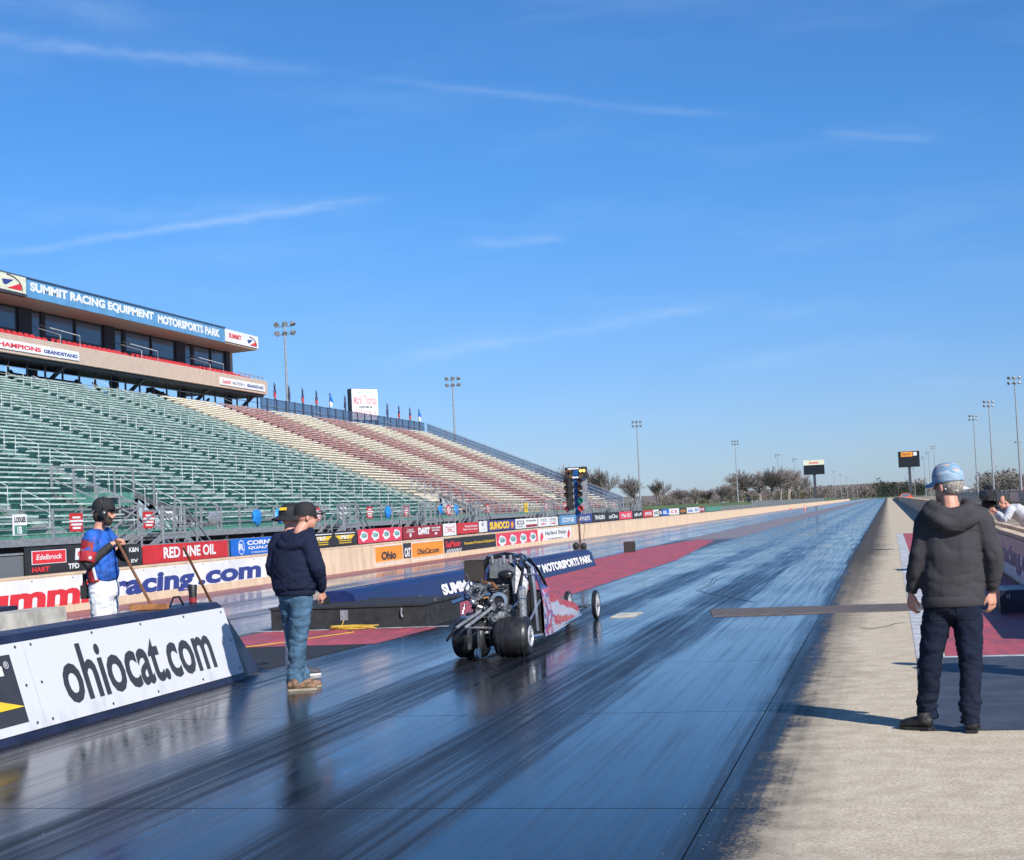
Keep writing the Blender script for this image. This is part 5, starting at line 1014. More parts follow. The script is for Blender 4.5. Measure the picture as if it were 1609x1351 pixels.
def frame_(F): F=Vector(F).normalized(); R_=F.cross(Vector((0,0,1))).normalized(); U_=R_.cross(F).normalized(); return R_,F,U_
def head(mb,c,F,s=1.0):
    R_,F_,U_=frame_(F); rot=Matrix((R_,F_,U_)).transposed(); c=Vector(c); q=lambda x,y,z: c+R_*x*s+F_*y*s+U_*z*s
    mb.ell(q(0,-.012,.02),(.077*s,.098*s,.105*s),16,12,rot); mb.ell(q(0,.025,-.06),(.060*s,.070*s,.070*s),14,10,rot); mb.ell(q(0,.05,-.095),(.036*s,.045*s,.028*s),10,8,rot)
    mb.sweep([q(0,.085,.02),q(0,.108,-.022),q(0,.095,-.038)],[.011*s,.016*s,.014*s],8); 
    for s_ in (-1,1): mb.ell(q(s_*.080,-.01,-.02),(.011*s,.020*s,.034*s),10,8,rot)
    mb.ell(q(0,.092,-.068),(.024*s,.012*s,.008*s),8,6,rot); return q,rot
def hand(mb,w_,d,back,side,curl=.5,spread=.004,s=1.0):
    """w_ wrist, d direction of the fingers, back = normal of the back of the hand, side=+1 thumb towards d x back"""
    d=Vector(d).normalized(); back=Vector(back); back=(back-d*back.dot(d)).normalized(); lat=d.cross(back).normalized()*side; w_=Vector(w_)
    mb.sweep([w_-d*.03,w_+d*.01,w_+d*.045*s,w_+d*.085*s],[(.026*s,.022*s),(.028*s,.020*s),(.040*s,.017*s),(.040*s,.014*s)],12,ref=back)
    for k in range(4):
        off=lat*((1.5-k)*(.0195+spread)*s); L=[.040,.045,.042,.032][k]*s; p=w_+d*.075*s+off; a=0; pts=[p-d*.02]; dd=d.copy()
        for j in range(3):
            a=curl*(.35+.35*j); dd=(d*math.cos(a*(j+1)*.9)-back*math.sin(a*(j+1)*.9)).normalized(); pts.append(p); p=p+dd*L*(1,.72,.55)[j]
        pts.append(p); mb.sweep(pts,[.0092*s,.0095*s,.009*s,.0082*s,.0068*s],8)
    th=[w_+d*.015*s+lat*.022*s,w_+d*.04*s+lat*.045*s-back*.010,w_+d*.068*s+lat*.055*s-back*.022,w_+d*.092*s+lat*.052*s-back*.03]; mb.sweep(th,[.013*s,.0115*s,.0105*s,.008*s],8)
def limb(mb,pts,rad,n=14,sub=3,ref=(0,1,0)):
    P=[Vector(p) for p in pts]; R=[(r,r) if isinstance(r,(int,float)) else r for r in rad]; o=[];q=[]
    for i in range(len(P)-1):
        p0,p1,p2,p3=P[max(i-1,0)],P[i],P[i+1],P[min(i+2,len(P)-1)]
        for k in range(sub):
            t=k/sub; o.append(.5*((2*p1)+(p2-p0)*t+(2*p0-5*p1+4*p2-p3)*t*t+(3*p1-p0-3*p2+p3)*t**3)); q.append((R[i][0]*(1-t)+R[i+1][0]*t,R[i][1]*(1-t)+R[i+1][1]*t))
    o.append(P[-1]); q.append(R[-1]); mb.sweep(o,q,n,ref)
def shoe(t,heel,toe,m,sole,h=.10,ank=None):
    heel,toe=Vector(heel),Vector(toe); d=(toe-heel); L=d.length; d.normalize(); b=MB()
    z=lambda f,h_: heel+d*L*f+Vector((0,0,h_))
    b.sweep([z(.02,.05),z(.10,.055),z(.28,.058),z(.5,.052),z(.72,.045),z(.9,.038),z(1.0,.034)],[(.026,.028),(.040,.042),(.042,.046),(.047,.040),(.054,.034),(.046,.028),(.02,.014)],16,ref=(0,0,1)); 
    b.sweep([z(.22,.05),z(.24,.09),z(.25,h+.02)],[(.052,.042),(.055,.045),(.054,.047)],14,ref=d)
    put('shoe',remesh(b,.008,4,lambda c:.002*noise.noise(c*40)),m,t)
    s_=MB(); R_=d.cross(Vector((0,0,1)))
    P=[(0,.030),(.06,.040),(.3,.042),(.55,.046),(.75,.054),(.92,.042),(1.0,.018)]; pts=[heel+d*L*f+R_*w_ for f,w_ in P]+[heel+d*L*f-R_*w_ for f,w_ in P[::-1]]
    pts=[Vector((p.x,p.y,.002)) for p in pts]; s_.poly(pts,.022,(0,0,1)); s_.build('sole',sole,t)
def cap(t,c,F,m,s=1.0,brim=.075,droop=-.012,up=.0,name='cap',wide=.075,brim_all=False):
    R_,F_,U_=frame_(F); c=Vector(c); b=MB(); n=22; mm=9; q=lambda x,y,z: c+R_*x*s+F_*y*s+U_*z*s; vs=[];fs=[]
    for i in range(mm+1):
        a=math.pi/2*(1-i/mm)
        for k in range(n):
            th=2*math.pi*k/n; r=math.cos(a)**.75; vs.append(q(.091*r*math.cos(th),-.012+.109*r*math.sin(th),.025+.100*math.sin(a)))
    for i in range(mm):
        for k in range(n): fs.append((i*n+k,i*n+(k+1)%n,(i+1)*n+(k+1)%n,(i+1)*n+k))
    vs+= [q(.089*math.cos(2*math.pi*k/n),-.012+.107*math.sin(2*math.pi*k/n),-.005) for k in range(n)]
    for k in range(n): fs.append((mm*n+k,mm*n+(k+1)%n,(mm+1)*n+(k+1)%n,(mm+1)*n+k))
    b.add(vs,fs); o=b.build(name,m,t,True)
    b=MB(); vs=[]; K=13
    rng=(math.radians(15),math.radians(165)) if not brim_all else (0,2*math.pi)
    for j in range(3):
        for k in range(K if not brim_all else 24):
            kk=(K-1) if not brim_all else 24; th=rng[0]+(rng[1]-rng[0])*k/kk; e=j/2; ex=brim*e*(math.sin(th)**.6 if not brim_all else 1)
            x=(.091+(.0 if not brim_all else ex))*math.cos(th)*(1-.12*e if not brim_all else 1); y=-.012+.109*math.sin(th)+(ex if not brim_all else ex*math.sin(th)); z=.012+droop*e*2+ .012*e*(1-abs(math.cos(th))*2)
            vs.append(q(x,y,z+up*e))
    w_=K if not brim_all else 24; fs=[]
    for j in range(2):
        for k in range(w_-(0 if brim_all else 1)): fs.append((j*w_+k,j*w_+(k+1)%w_,(j+1)*w_+(k+1)%w_,(j+1)*w_+k))
    n0=len(vs); vs2=[v+Vector((0,0,-.006)) for v in vs]; b.add(vs+vs2,fs+[tuple(i+n0 for i in f)[::-1] for f in fs]); b.build('brim',m,o,True)
    return q
def trousers(t,J,m,amp=.006,leg=(.105,.082,.075,.068),name='trousers',top=None,ptop=(.19,.13),vox=.011,cuffs=True):
    b=MB(); hip=(J['hipL']+J['hipR'])/2; F=J['F']; wz=J['waist']
    b.sweep([wz+Vector((0,0,.05)),wz,hip+Vector((0,0,.06)),hip-Vector((0,0,.03)),hip-Vector((0,0,.10))],[(ptop[0]*.86,ptop[1]*.88),(ptop[0]*.92,ptop[1]*.95),(ptop[0],ptop[1]*1.08),(ptop[0]*.97,ptop[1]*1.05),(ptop[0]*.55,ptop[1]*.7)],20,ref=F)
    for s in 'LR':
        h,k,a=J['hip'+s],J['knee'+s],J['ank'+s]; limb(b,[h+Vector((0,0,.02)),(h*.55+k*.45),k,(k*.5+a*.5),a+Vector((0,0,.03)),a-Vector((0,0,.035))],[leg[0],leg[0]*.96,leg[1],leg[2],leg[3]*1.04,leg[3]*1.12],16,3,ref=F)
    kz=(J['kneeL'].z+J['kneeR'].z)/2
    return put(name,remesh(b,vox,2,cloth_fold(0,amp,9,(1,1,2.0),[(kz,.16,.5),(.16,.10,1.3),(J['hipL'].z-.08,.1,.4)])),m,t)
def top(t,J,m,rings,sleeve,name='hoodie',amp=.0075,hood=True,sleeve_to=1.0,vox=.010,hoodm=None):
    b=MB(); F=J['F']; b.sweep([r[0] for r in rings],[(r[1],r[2]) for r in rings],22,ref=F)
    for s in 'LR':
        S,E_,W_=J['sh'+s],J['el'+s],J['wr'+s]; end=E_+(W_-E_)*.9 if sleeve_to==1 else S+(E_-S)*sleeve_to
        c_=J['neck']-Vector((0,0,.09)); 
        if sleeve_to==1: limb(b,[c_,S,(S*.5+E_*.5),E_,(E_*.5+W_*.5),end],[sleeve[0]*.8,sleeve[0],sleeve[1],sleeve[2],sleeve[3],sleeve[4]],14,3,ref=F)
        else: limb(b,[c_,S,(S*.5+end*.5),end],[sleeve[0]*.8,sleeve[0],sleeve[1],sleeve[1]*1.02],14,3,ref=F)
    if hood:
        N=J['neck']; R_,F_,U_=frame_(F)
        for k,(ro,w_) in enumerate([(.0,.052),(.035,.05)]):
            pts=[N+R_*x+F_*y+U_*z for x,y,z in ((-.10-ro*.4,.05,-.0-ro*.3),(-.125-ro,-.03-ro*.5,-.025-ro),(-.085-ro*.6,-.105-ro,-.06-ro*1.6),(0,-.13-ro*.8,-.085-ro*2.0),(.085+ro*.6,-.105-ro,-.06-ro*1.6),(.125+ro,-.03-ro*.5,-.025-ro),(.10+ro*.4,.05,-.0-ro*.3))]
            limb(b,pts,[.035,.042,w_,w_,w_,.042,.035],12,3)
    return put(name,remesh(b,vox,2,cloth_fold(0,amp,6.5,(1,1,1.5),[(rings[0][0].z+.06,.07,.8),(J['elL'].z,.12,.5)])),m,t)
def skin(t,J,hc,hF,hands=(('L',(0,0,-1),(0,-1,0),1,.5),('R',(0,0,-1),(0,-1,0),-1,.5)),s=1.0,arms=True):
    b=MB(); q,rot=head(b,hc,hF,s); N=J['neck']; limb(b,[N-Vector((0,0,.08)),N,Vector(hc)+Vector((0,0,-.05))],[.075,.058,.056],12,2)
    hip=(J['hipL']+J['hipR'])/2; ch=(J['shL']+J['shR'])/2
    b.sweep([hip-Vector((0,0,.05)),hip+Vector((0,0,.15)),ch-Vector((0,0,.12)),ch,N],[(.09,.06),(.09,.06),(.10,.06),(.09,.05),(.045,.045)],14,ref=J['F'])
    for S in 'LR':
        limb(b,[ch,J['sh'+S],J['el'+S],J['wr'+S]],[.04,.04,.032,.025],10,3); limb(b,[hip,J['hip'+S],J['knee'+S],J['ank'+S]-Vector((0,0,.02))],[.07,.06,.042,.032],10,3)
    for (S,d,bk,sd,cu) in hands: hand(b,J['wr'+S],d,bk,sd,cu)
    put('body',remesh(b,.0062,2),'skin',t); e=MB()
    for s_ in (-1,1): e.ell(q(s_*.032,.082,.012),(.012,.008,.008),8,6)
    e.build('eyes','ink',t,True); return q,rot
from mathutils.bvhtree import BVHTree
def patch(t,obj,o,r,d,outline,m,name,off=.004,n=6):
    """patch laid over a garment: outline quad (u,v) x4 in the plane (r, up) at o, pressed onto obj along d"""
    me=obj.data; O_=Vector(ORG[t.name]); bv=BVHTree.FromPolygons([v.co+O_ for v in me.vertices],[tuple(p.vertices) for p in me.polygons])
    o,r,d=Vector(o),Vector(r).normalized(),Vector(d).normalized(); U=Vector((0,0,1)); V4=[Vector(q) for q in outline]; P=[]
    for i in range(n+1):
        for j in range(n+1):
            a,b_=i/n,j/n; q=(V4[0]*(1-a)+V4[1]*a)*(1-b_)+(V4[3]*(1-a)+V4[2]*a)*b_; w=o+r*q.x+U*q.y-d*.6
            h=bv.ray_cast(w,d); P.append((h[0] if h[0] else w+d*.6)-d*off)
    b=MB(); k=n+1; N=len(P); b.add(P+[p+d*(off+.004) for p in P],[(i*k+j,(i+1)*k+j,(i+1)*k+j+1,i*k+j+1) for i in range(n) for j in range(n)]+[(i,i+1,N+i+1,N+i) for i in range(n)]+[(n*k+i,N+n*k+i,N+n*k+i+1,n*k+i+1) for i in range(n)]+[(i*k,N+i*k,N+(i+1)*k,(i+1)*k) for i in range(n)]+[(i*k+n,(i+1)*k+n,N+(i+1)*k+n,N+i*k+n) for i in range(n)])
    return b.build(name,m,t,True)
def vz(*p): return Vector(p)
# --- man in black hoodie (right)
y0=10.78
t=thing('person','person in charcoal hoodie, dark jeans and pale blue cap, seen from behind at right','person',(.32,y0,0))
J=dict(F=vz(-.12,1,0),waist=vz(.39,y0,.93),hipL=vz(.29,y0,.85),hipR=vz(.475,y0,.85),kneeL=vz(.215,y0+.02,.47),kneeR=vz(.475,y0-.02,.46),ankL=vz(.175,y0+.07,.10),ankR=vz(.445,y0-.10,.10),
 shL=vz(.255,y0+.01,1.42),shR=vz(.585,y0-.01,1.42),elL=vz(.18,y0-.03,1.17),elR=vz(.665,y0-.04,1.15),wrL=vz(.115,y0+.05,.925),wrR=vz(.645,y0+.03,.92),neck=vz(.405,y0+.0,1.53))
skin(t,J,(.395,y0+.02,1.655),(-.75,.66,-.05),(('L',(-.05,.10,-1),(-.8,-.5,0),-1,.75),('R',(-.05,.08,-1),(.75,-.6,0),1,.6)))
HD=top(t,J,'hoodie_black',[(vz(.385,y0,.865),.200,.135),(vz(.388,y0,.90),.208,.142),(vz(.395,y0,1.0),.212,.145),(vz(.41,y0,1.15),.215,.150),(vz(.42,y0,1.30),.222,.145),(vz(.42,y0,1.41),.205,.125),(vz(.41,y0,1.50),.12,.095)],(.082,.076,.068,.060,.044))
MB().sweep([vz(.384,y0,.835),vz(.384,y0,.845),vz(.384,y0,.885),vz(.384,y0,.905)],[(.200,.140),(.206,.147),(.208,.150),(.200,.142)],32,ref=J['F']).build('hem_band','hoodie_black',t,True)
for S in 'LR': w_=J['wr'+S]; e=J['el'+S]; d=(w_-e).normalized(); MB().sweep([w_-d*.075,w_-d*.01],[.043,.038],16).build('cuff','hoodie_black',t,True)
JN=trousers(t,J,'jeans_dark',.010,(.100,.080,.073,.066),'jeans',ptop=(.185,.125))
shoe(t,(.205,y0-.01,0),(-.01,y0+.10,0),'shoe_black','shoe_black'); shoe(t,(.445,y0-.17,0),(.47,y0+.13,0),'shoe_black','shoe_black')
for xx in (.285,.465): patch(t,JN,(xx,y0,.82),(1,-.12*0,0),(0,1,0),[(-.062,-.075),(.062,-.075),(.068,.07),(-.068,.07)],'jeans_dark','back_pocket',.005)
patch(t,HD,(.41,y0,1.345),(1,0,0),(0,1,0),[(-.17,-.004),(.17,-.004),(.17,.004),(-.17,.004)],'hoodie_black','yoke_seam',.004,10)
for xx in (.20,.585): patch(t,JN,(xx,y0,.62),(1,0,0),(0,1,0),[(-.003,-.42),(.003,-.42),(.003,.2),(-.003,.2)],'jeans_dark','side_seam',.003,12) if False else None
R_,F_,U_=frame_((-.75,.66,-.03)); hc=vz(.395,y0+.02,1.655)
b=MB(); b.ell(hc-F_*.03-U_*.0,(.084,.090,.088),16,12,Matrix((R_,F_,U_)).transposed()); put('hair',remesh(b,.008,1,lambda c:.003*noise.noise(c*60)),'hair_grey',t)
cap(t,hc+U_*.018,(-.78,.62,-.10),'cap_tiedye',1.04,.07,-.012)
MB().path([hc+R_*.085+F_*.02-U_*.02,hc+R_*.05-F_*.075-U_*.045,hc-R_*.02-F_*.10-U_*.05,hc-R_*.075-F_*.04-U_*.03],.006,6).build('glasses_strap','white',t,True)
# --- man in navy hoodie (left)
y0=13.86
t=thing('person','person in navy hoodie, blue jeans, brown shoes and black cap, seen from behind','person',(-5.58,y0,0))
F=vz(.35,.94,0)
J=dict(F=F,waist=vz(-5.60,y0,.96),hipL=vz(-5.68,y0+.03,.88),hipR=vz(-5.515,y0-.03,.88),kneeL=vz(-5.66,y0+.10,.47),kneeR=vz(-5.57,y0-.05,.47),ankL=vz(-5.64,y0+.16,.10),ankR=vz(-5.60,y0-.07,.10),
 shL=vz(-5.76,y0+.05,1.43),shR=vz(-5.42,y0-.09,1.43),elL=vz(-5.82,y0+.02,1.15),elR=vz(-5.325,y0-.10,1.17),wrL=vz(-5.62,y0+.25,1.02),wrR=vz(-5.35,y0+.06,.935),neck=vz(-5.53,y0+.01,1.52))
skin(t,J,(-5.475,y0+.06,1.665),(.80,.60,-.12),(('L',(.5,.6,-.3),(0,-.3,.9),1,.6),('R',(.10,.35,-1),(.9,-.3,0),1,1.1)))
top(t,J,'hoodie_navy',[(vz(-5.60,y0,.93),.205,.15),(vz(-5.60,y0,.98),.240,.185),(vz(-5.60,y0,1.10),.252,.205),(vz(-5.595,y0,1.22),.254,.198),(vz(-5.59,y0,1.33),.238,.175),(vz(-5.58,y0,1.42),.205,.13),(vz(-5.545,y0,1.50),.11,.09)],(.095,.088,.082,.070,.050))
MB().sweep([vz(-5.60,y0,.905),vz(-5.60,y0,.915),vz(-5.60,y0,.955),vz(-5.60,y0,.975)],[(.206,.157),(.213,.165),(.215,.170),(.205,.158)],32,ref=F).build('hem_band','hoodie_navy',t,True)
MB().sweep([J['wrR']-(J['wrR']-J['elR']).normalized()*.07,J['wrR']-(J['wrR']-J['elR']).normalized()*.01],[.046,.040],16).build('cuff','hoodie_navy',t,True)
JB=trousers(t,J,'jeans_blue',.011,(.108,.090,.082,.078),'jeans')
shoe(t,(-5.66,y0-.14,0),(-5.405,y0-.02,0),'shoe_brown','sole_tan',.10); shoe(t,(-5.70,y0+.10,0),(-5.45,y0+.22,0),'shoe_brown','sole_tan',.10)
for xx,yy in ((-5.68,0),(-5.53,0)): patch(t,JB,(xx,y0,.80),(1,-.1,0),(.1,1,0),[(-.055,-.075),(.055,-.075),(.062,.065),(-.062,.065)],'jeans_blue','back_pocket',.005)
cap(t,(-5.475,y0+.055,1.675),(.80,.60,-.04),'cap_black',1.04,.085,-.004,.01)
b=MB(); b.box(-5.362,-5.30,y0+.09,y0+.14,.80,.87); b.build('glove','cap_black',t)
# --- official hidden behind him
y0=15.1
t=thing('person','person mostly hidden behind the navy hoodie, white trousers and black bush hat','person',(-6.0,y0,0))
F=vz(.5,.86,0); xo=-.02
J=dict(F=F,waist=vz(-6.12,y0,.98),hipL=vz(-6.20,y0+.03,.88),hipR=vz(-6.10,y0-.03,.88),kneeL=vz(-6.18,y0+.05,.47),kneeR=vz(-6.13,y0,.47),ankL=vz(-6.17,y0+.05,.10),ankR=vz(-6.12,y0-.02,.10),
 shL=vz(-6.31,y0+.08,1.42),shR=vz(-5.98,y0-.08,1.42),elL=vz(-6.32,y0+.12,1.15),elR=vz(-5.95,y0,1.15),wrL=vz(-6.15,y0+.3,1.1),wrR=vz(-5.95,y0+.2,1.05),neck=vz(-6.14,y0,1.52))
skin(t,J,(-6.13,y0+.03,1.655),(.75,.66,-.05),(('L',(.3,.8,0),(0,-.3,.9),1,.6),('R',(.3,.8,0),(.9,-.3,0),1,.6)))
top(t,J,'shirt_blue',[(vz(-6.12,y0,.90),.19,.13),(vz(-6.12,y0,1.1),.195,.14),(vz(-6.13,y0,1.3),.20,.14),(vz(-6.14,y0,1.42),.18,.12),(vz(-6.14,y0,1.49),.09,.08)],(.085,.085,.07,.06,.05),'shirt',.005,False,.8)
trousers(t,J,'white_trousers',.005,(.10,.08,.078,.078))
shoe(t,(-6.14,y0-.06,0),(-5.87,y0+.06,0),'shoe_grey','sole_white'); shoe(t,(-6.18,y0+.05,0),(-5.93,y0+.19,0),'shoe_grey','sole_white')
cap(t,(-6.13,y0+.03,1.675),(.75,.66,0),'cap_black',1.08,.07,-.02,0,'bush_hat',brim_all=True)
MB().box(-6.20,-6.13,y0-.10,y0-.06,1.74,1.77).build('yellow_clip','yellow',t)
MB().path([(-6.22,y0-.04,1.66),(-6.20,y0-.04,1.76),(-6.10,y0+.0,1.81),(-6.02,y0+.08,1.76),(-6.02,y0+.08,1.66)],.012,6).build('headset_band','cap_black',t,True)
# --- official with broom
y0=14.45; FX=-7.97
t=thing('person','person in blue and red racing shirt and white trousers leaning on a broom','person',(FX,y0,0))
F=vz(.92,.38,0); R_,F_,U_=frame_(F)
J=dict(F=F,waist=vz(-7.97,y0,1.10),hipL=vz(-7.98,y0+.09,.98),hipR=vz(-7.95,y0-.07,.98),kneeL=vz(-7.97,y0+.10,.52),kneeR=vz(-7.93,y0-.08,.52),ankL=vz(-7.98,y0+.10,.10),ankR=vz(-7.95,y0-.08,.10),
 shL=vz(-8.02,y0+.17,1.56),shR=vz(-7.99,y0-.16,1.54),elL=vz(-7.82,y0+.20,1.33),elR=vz(-8.00,y0-.25,1.27),wrL=vz(-7.76,y0+.02,1.50),wrR=vz(-7.79,y0-.08,1.48),neck=vz(-7.985,y0,1.66))
q,rot=skin(t,J,(-7.93,y0+.02,1.80),(.96,.25,-.16),(('L',(.45,-.7,.1),(.3,.2,.9),-1,1.3),('R',(.55,.65,.2),(.2,-.4,.85),1,1.3)),1.0)
rings=[(vz(-7.97,y0,1.10),.175,.150),(vz(-7.97,y0,1.15),.185,.162),(vz(-7.98,y0,1.28),.190,.165),(vz(-7.99,y0,1.42),.200,.160),(vz(-8.0,y0,1.54),.185,.13),(vz(-7.99,y0,1.62),.10,.085)]
top(t,J,'shirt_blue',rings,(.092,.090,.07,.06,.05),'shirt',.012,False,.55)
# red sleeve and side panel of the shirt, black compression sleeve below
b=MB(); S,E_=J['shR'],J['elR']; limb(b,[S+(E_-S)*.0,S+(E_-S)*.45,S+(E_-S)*.93],[.094,.096,.088],14,3,ref=F); put('red_sleeve',remesh(b,.011,1,cloth_fold(0,.005)),'shirt_red',t)
b=MB(); b.sweep([vz(-8.005,y0-.035,1.09),vz(-8.01,y0-.04,1.2),vz(-8.02,y0-.04,1.32)],[(.155,.10),(.160,.105),(.14,.09)],18,ref=F); put('red_side_panel',remesh(b,.011,1,cloth_fold(0,.004)),'shirt_red',t)
b=MB(); b.bar((-7.935,y0-.185,1.11),(-7.975,y0-.20,1.30),.022,.012,(0,1,0)); b.build('shirt_stripe','white',t)
for k in range(3): MB().box(-8.03+.04*k,-8.01+.045*k,y0-.292-.004*k,y0-.285-.004*k,1.40-.035*k,1.43-.035*k).build('sleeve_print','white',t)
b=MB()
for S in 'LR': E_,W_=J['el'+S],J['wr'+S]; S_=J['sh'+S]; limb(b,[E_+(S_-E_)*.35,E_,(E_*.5+W_*.5),W_-(W_-E_).normalized()*.02],[.052,.055,.048,.036],12,3)
put('black_sleeves',remesh(b,.009,1,cloth_fold(0,.003)),'sleeve_black',t)
trousers(t,J,'white_trousers',.011,(.125,.10,.09,.085),ptop=(.175,.150))
for d in (vz(-7.90,y0+.02,0),vz(-7.92,y0-.16,0)): shoe(t,d-vz(.13,0,0),d+vz(.15,.04,0),'shoe_grey','sole_white')
MB().box(-8.16,-8.10,y0-.12,y0-.02,.92,1.06).build('belt_radio','box_black',t); MB().box(-8.14,-8.11,y0-.10,y0-.07,1.06,1.18).build('radio_antenna','box_black',t)
cap(t,(-7.93,y0+.02,1.825),(.96,.25,-.10),'cap_black',1.10,.06,.0,.01)
b=MB(); b.ell((-7.955,y0+.02,1.795),(.098,.098,.105),16,12); 
hb=MB(); hb.ell((-7.97,y0+.015,1.77),(.085,.088,.085),14,10); put('hair',remesh(hb,.009,1),'hair_dark',t)
for s_ in (-1,1): MB().lathe(vz(-7.935,y0+.02,1.785)+R_*s_*(-.085),R_*s_*-1,[(-.01,.048),(.025,.050),(.045,.036),(.05,.01)],16).build('ear_defender','frame_black',t,True) if False else MB().lathe(vz(-7.935,y0+.02,1.785)+R_*s_*.078,R_*s_,[(-.01,.048),(.028,.050),(.045,.036),(.05,.01)],16).build('ear_defender','frame_black',t,True)
MB().path([vz(-7.935,y0+.02,1.83)+R_*.10,vz(-7.94,y0+.02,1.93)+R_*.08,vz(-7.94,y0+.02,1.965),vz(-7.94,y0+.02,1.93)-R_*.08,vz(-7.935,y0+.02,1.83)-R_*.10],.012,6).build('headset_band','frame_black',t,True)
MB().path([vz(-7.93,y0+.02,1.76)+R_*.10,vz(-7.86,y0,1.735)+R_*.08,vz(-7.82,y0,1.73)+R_*.03],.008,5).build('microphone_boom','frame_black',t,True); MB().ell(vz(-7.86,y0-.045,1.715),(.045,.05,.055),12,8).build('dark_beard','hair_dark',t,True)
# brooms
t=thing('push_broom','wooden push broom standing on the barrier under the hands of the official','broom',(-7.2,13.95,.82))
MB().sweep([(-7.76,14.38,1.52),(-7.17,13.95,.86)],[.0145,.0155],8).build('handle','wood',t,True); MB().box(-7.36,-6.98,13.86,13.96,.815,.865).build('broom_head','broom_wood',t); MB().path([(-7.05,14.12,.82),(-7.05,14.2,.91),(-7.05,14.33,.91),(-7.05,14.42,.82)],.011,6).build('hose_loop','frame_black',t,True)
t=thing('broom_handle','bare wooden broom handle leaning against the barrier right of the official','broom handle',(-7.7,16.5,0))
MB().sweep([(-7.7,15.80,1.39),(-7.72,17.2,.05)],[.0145,.0155],8).build('handle','wood',t,True)
t=thing('drink_tumbler','tall black tumbler standing on top of the barrier left of the leaning handle','tumbler',(-7.1,14.7,.81)); MB().lathe((-7.1,14.75,.812),UZ,[(0,.035),(.19,.048),(.195,.045)],16).build('cup','blackp',t,True); MB().lathe((-7.1,14.75,.825),UZ,[(0,.0375),(.05,.041)],16).build('red_band','maroon',t,True)
# --- photographer at the right wall
y0=31.5
t=thing('person','person in pale grey shirt bent over a camera behind the right wall','person',(2.85,y0,0))
F=vz(-.85,-.5,0)
J=dict(F=F,waist=vz(2.95,y0,.95),hipL=vz(3.0,y0-.08,.88),hipR=vz(2.95,y0+.08,.88),kneeL=vz(2.88,y0-.10,.47),kneeR=vz(2.90,y0+.08,.47),ankL=vz(2.95,y0-.08,.10),ankR=vz(2.95,y0+.08,.10),
 shL=vz(2.62,y0-.16,1.22),shR=vz(2.66,y0+.16,1.24),elL=vz(2.50,y0-.22,1.02),elR=vz(2.45,y0+.10,1.0),wrL=vz(2.34,y0-.10,1.18),wrR=vz(2.33,y0+.02,1.16),neck=vz(2.58,y0,1.27))
skin(t,J,(2.50,y0-.02,1.36),(-.85,-.5,-.2),(('L',(-.6,.2,.5),(-.3,-.8,.2),-1,1.0),('R',(-.6,.1,.5),(-.3,.8,.2),1,1.0)))
top(t,J,'grey_shirt',[(vz(2.95,y0,.90),.17,.13),(vz(2.9,y0,1.02),.175,.135),(vz(2.80,y0,1.12),.185,.14),(vz(2.70,y0,1.19),.18,.12),(vz(2.61,y0,1.25),.09,.08)],(.085,.08,.07,.06,.045),'grey_shirt',.006,False)
trousers(t,J,'jeans_dark',.005)
for dy in (-.08,.08): shoe(t,(3.0,y0+dy,0),(2.74,y0+dy-.05,0),'shoe_black','shoe_black')
b=MB(); b.ell((2.52,y0,1.40),(.09,.095,.09),14,10); put('hair',remesh(b,.009,1),'hair_dark',t)
MB().box(2.36,2.41,y0-.06,y0+.04,1.31,1.36).build('sunglasses','frame_black',t)
t.location.x-=.30
t=thing('television_camera','large black broadcast camera rig on a tripod beside the grey shirted operator','camera',(2.6,y0+1,0))
y0=32.3
MB().box(1.82,2.10,y0-.35,y0+.1,1.40,1.60).build('camera_body','box_black',t); MB().lathe((1.90,y0-.35,1.50),(-.2,-1,0),[(0,.09),(.25,.10),(.26,.07)],16).build('lens','frame_black',t,True); MB().box(1.88,2.02,y0-.1,y0+.05,1.61,1.72).build('viewfinder','frame_black',t)
MB().box(2.11,2.18,y0-.3,y0+.0,1.28,1.56).build('side_box','steel_dark',t); MB().bar((2.0,y0,1.36),(2.75,y0+.1,1.30),.07).build('tripod_arm','box_black',t); MB().path([(2.06,y0,1.4),(2.12,y0,1.22),(2.0,y0,1.2),(1.92,y0,1.4)],.016,5).build('cable_loop','frame_black',t,True)
for a in (0,2.1,4.2): MB().tube((2.75,y0+.1,1.30),(2.80+.25*math.cos(a),y0+.1+.45*math.sin(a),0),.018,6).build('leg','steel_dark',t)
for i in range(4): MB().path([(1.84+.08*i,y0-.2,1.59),(1.87+.08*i,y0-.22,1.69),(1.90+.08*i,y0-.1,1.64)],.012,5).build('cable','frame_black',t)
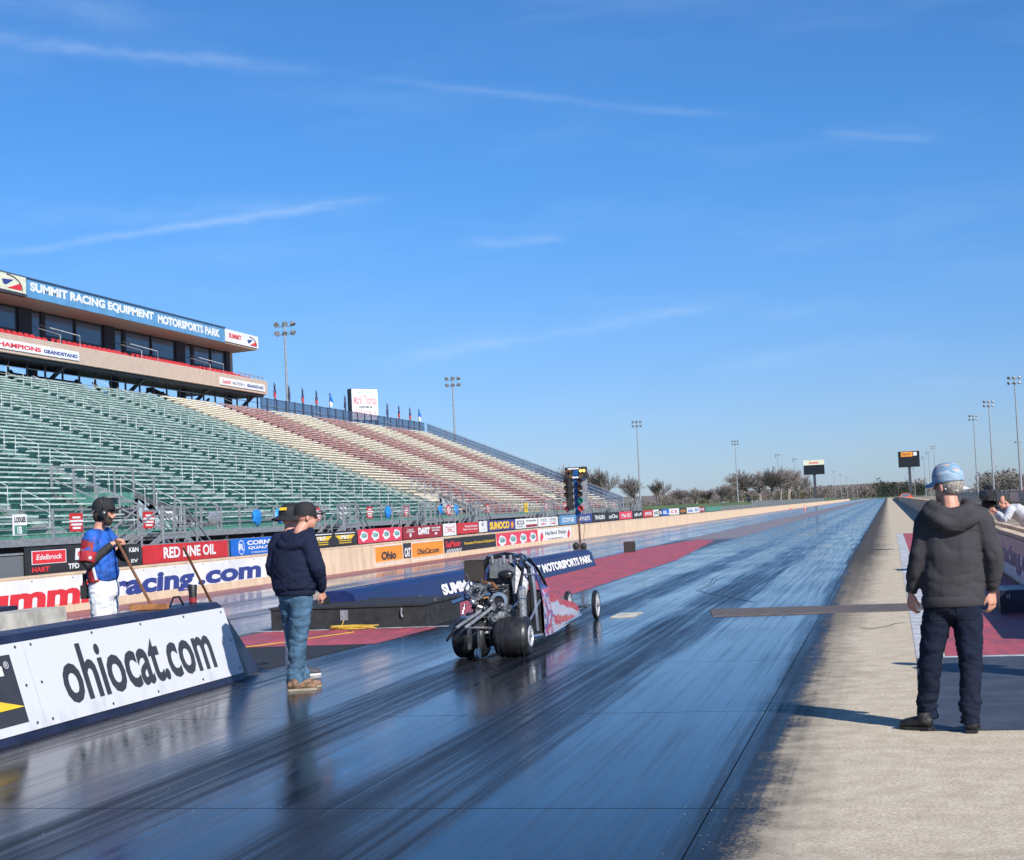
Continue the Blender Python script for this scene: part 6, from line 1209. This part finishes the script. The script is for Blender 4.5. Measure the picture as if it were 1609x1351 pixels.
MB().ell((1.95,y0-.1,1.34),(.13,.12,.10),10,7).build('rain_cover','box_black',t,True)
t=thing('monitor_head','black camera head on a thin post seen left of the pale blue cap','camera',(1.75,45,0)); MB().box(1.32,1.58,45,45.3,1.36,1.78).build('housing','box_black',t); MB().tube((1.35,45.1,0),(1.35,45.1,1.4),.02,6).build('post','steel_dark',t)
t=thing('camera_boom','black end of a camera boom entering at the right photo edge','camera',(3.2,36,0)); MB().lathe((3.0,36,1.66),(1,0,0),[(0,.05),(.05,.11),(.6,.12)],14).build('boom_end','box_black',t,True); MB().tube((3.6,36,0),(3.6,36,1.66),.04,8).build('stand','steel_dark',t)
# --- bystander outside the right frame whose shadow crosses the pad
y0=13.2
t=thing('person','person standing just outside the right photo edge, only the long shadow shows','person',(1.95,y0,0))
F=vz(-.6,.8,0)
J=dict(F=F,waist=vz(1.95,y0,.95),hipL=vz(1.88,y0-.05,.88),hipR=vz(2.02,y0+.05,.88),kneeL=vz(1.85,y0-.08,.47),kneeR=vz(2.04,y0+.08,.47),ankL=vz(1.83,y0-.10,.10),ankR=vz(2.05,y0+.10,.10),
 shL=vz(1.80,y0-.12,1.43),shR=vz(2.10,y0+.12,1.43),elL=vz(1.78,y0-.2,1.15),elR=vz(2.12,y0+.2,1.15),wrL=vz(1.85,y0-.1,1.3),wrR=vz(2.0,y0+.15,1.3),neck=vz(1.95,y0,1.52))
skin(t,J,(1.95,y0,1.66),(-.6,.8,0)); top(t,J,'hoodie_navy',[(vz(1.95,y0,.90),.18,.13),(vz(1.95,y0,1.1),.19,.14),(vz(1.95,y0,1.3),.2,.14),(vz(1.95,y0,1.42),.18,.12),(vz(1.95,y0,1.49),.09,.08)],(.085,.08,.07,.06,.045),'jacket',.005,False)
trousers(t,J,'jeans_dark'); cap(t,(1.95,y0,1.68),(-.6,.8,0),'cap_black')
for dy in (-.1,.1): shoe(t,(1.98+dy,y0+dy,0),(1.80+dy,y0+.22+dy,0),'shoe_black','shoe_black')
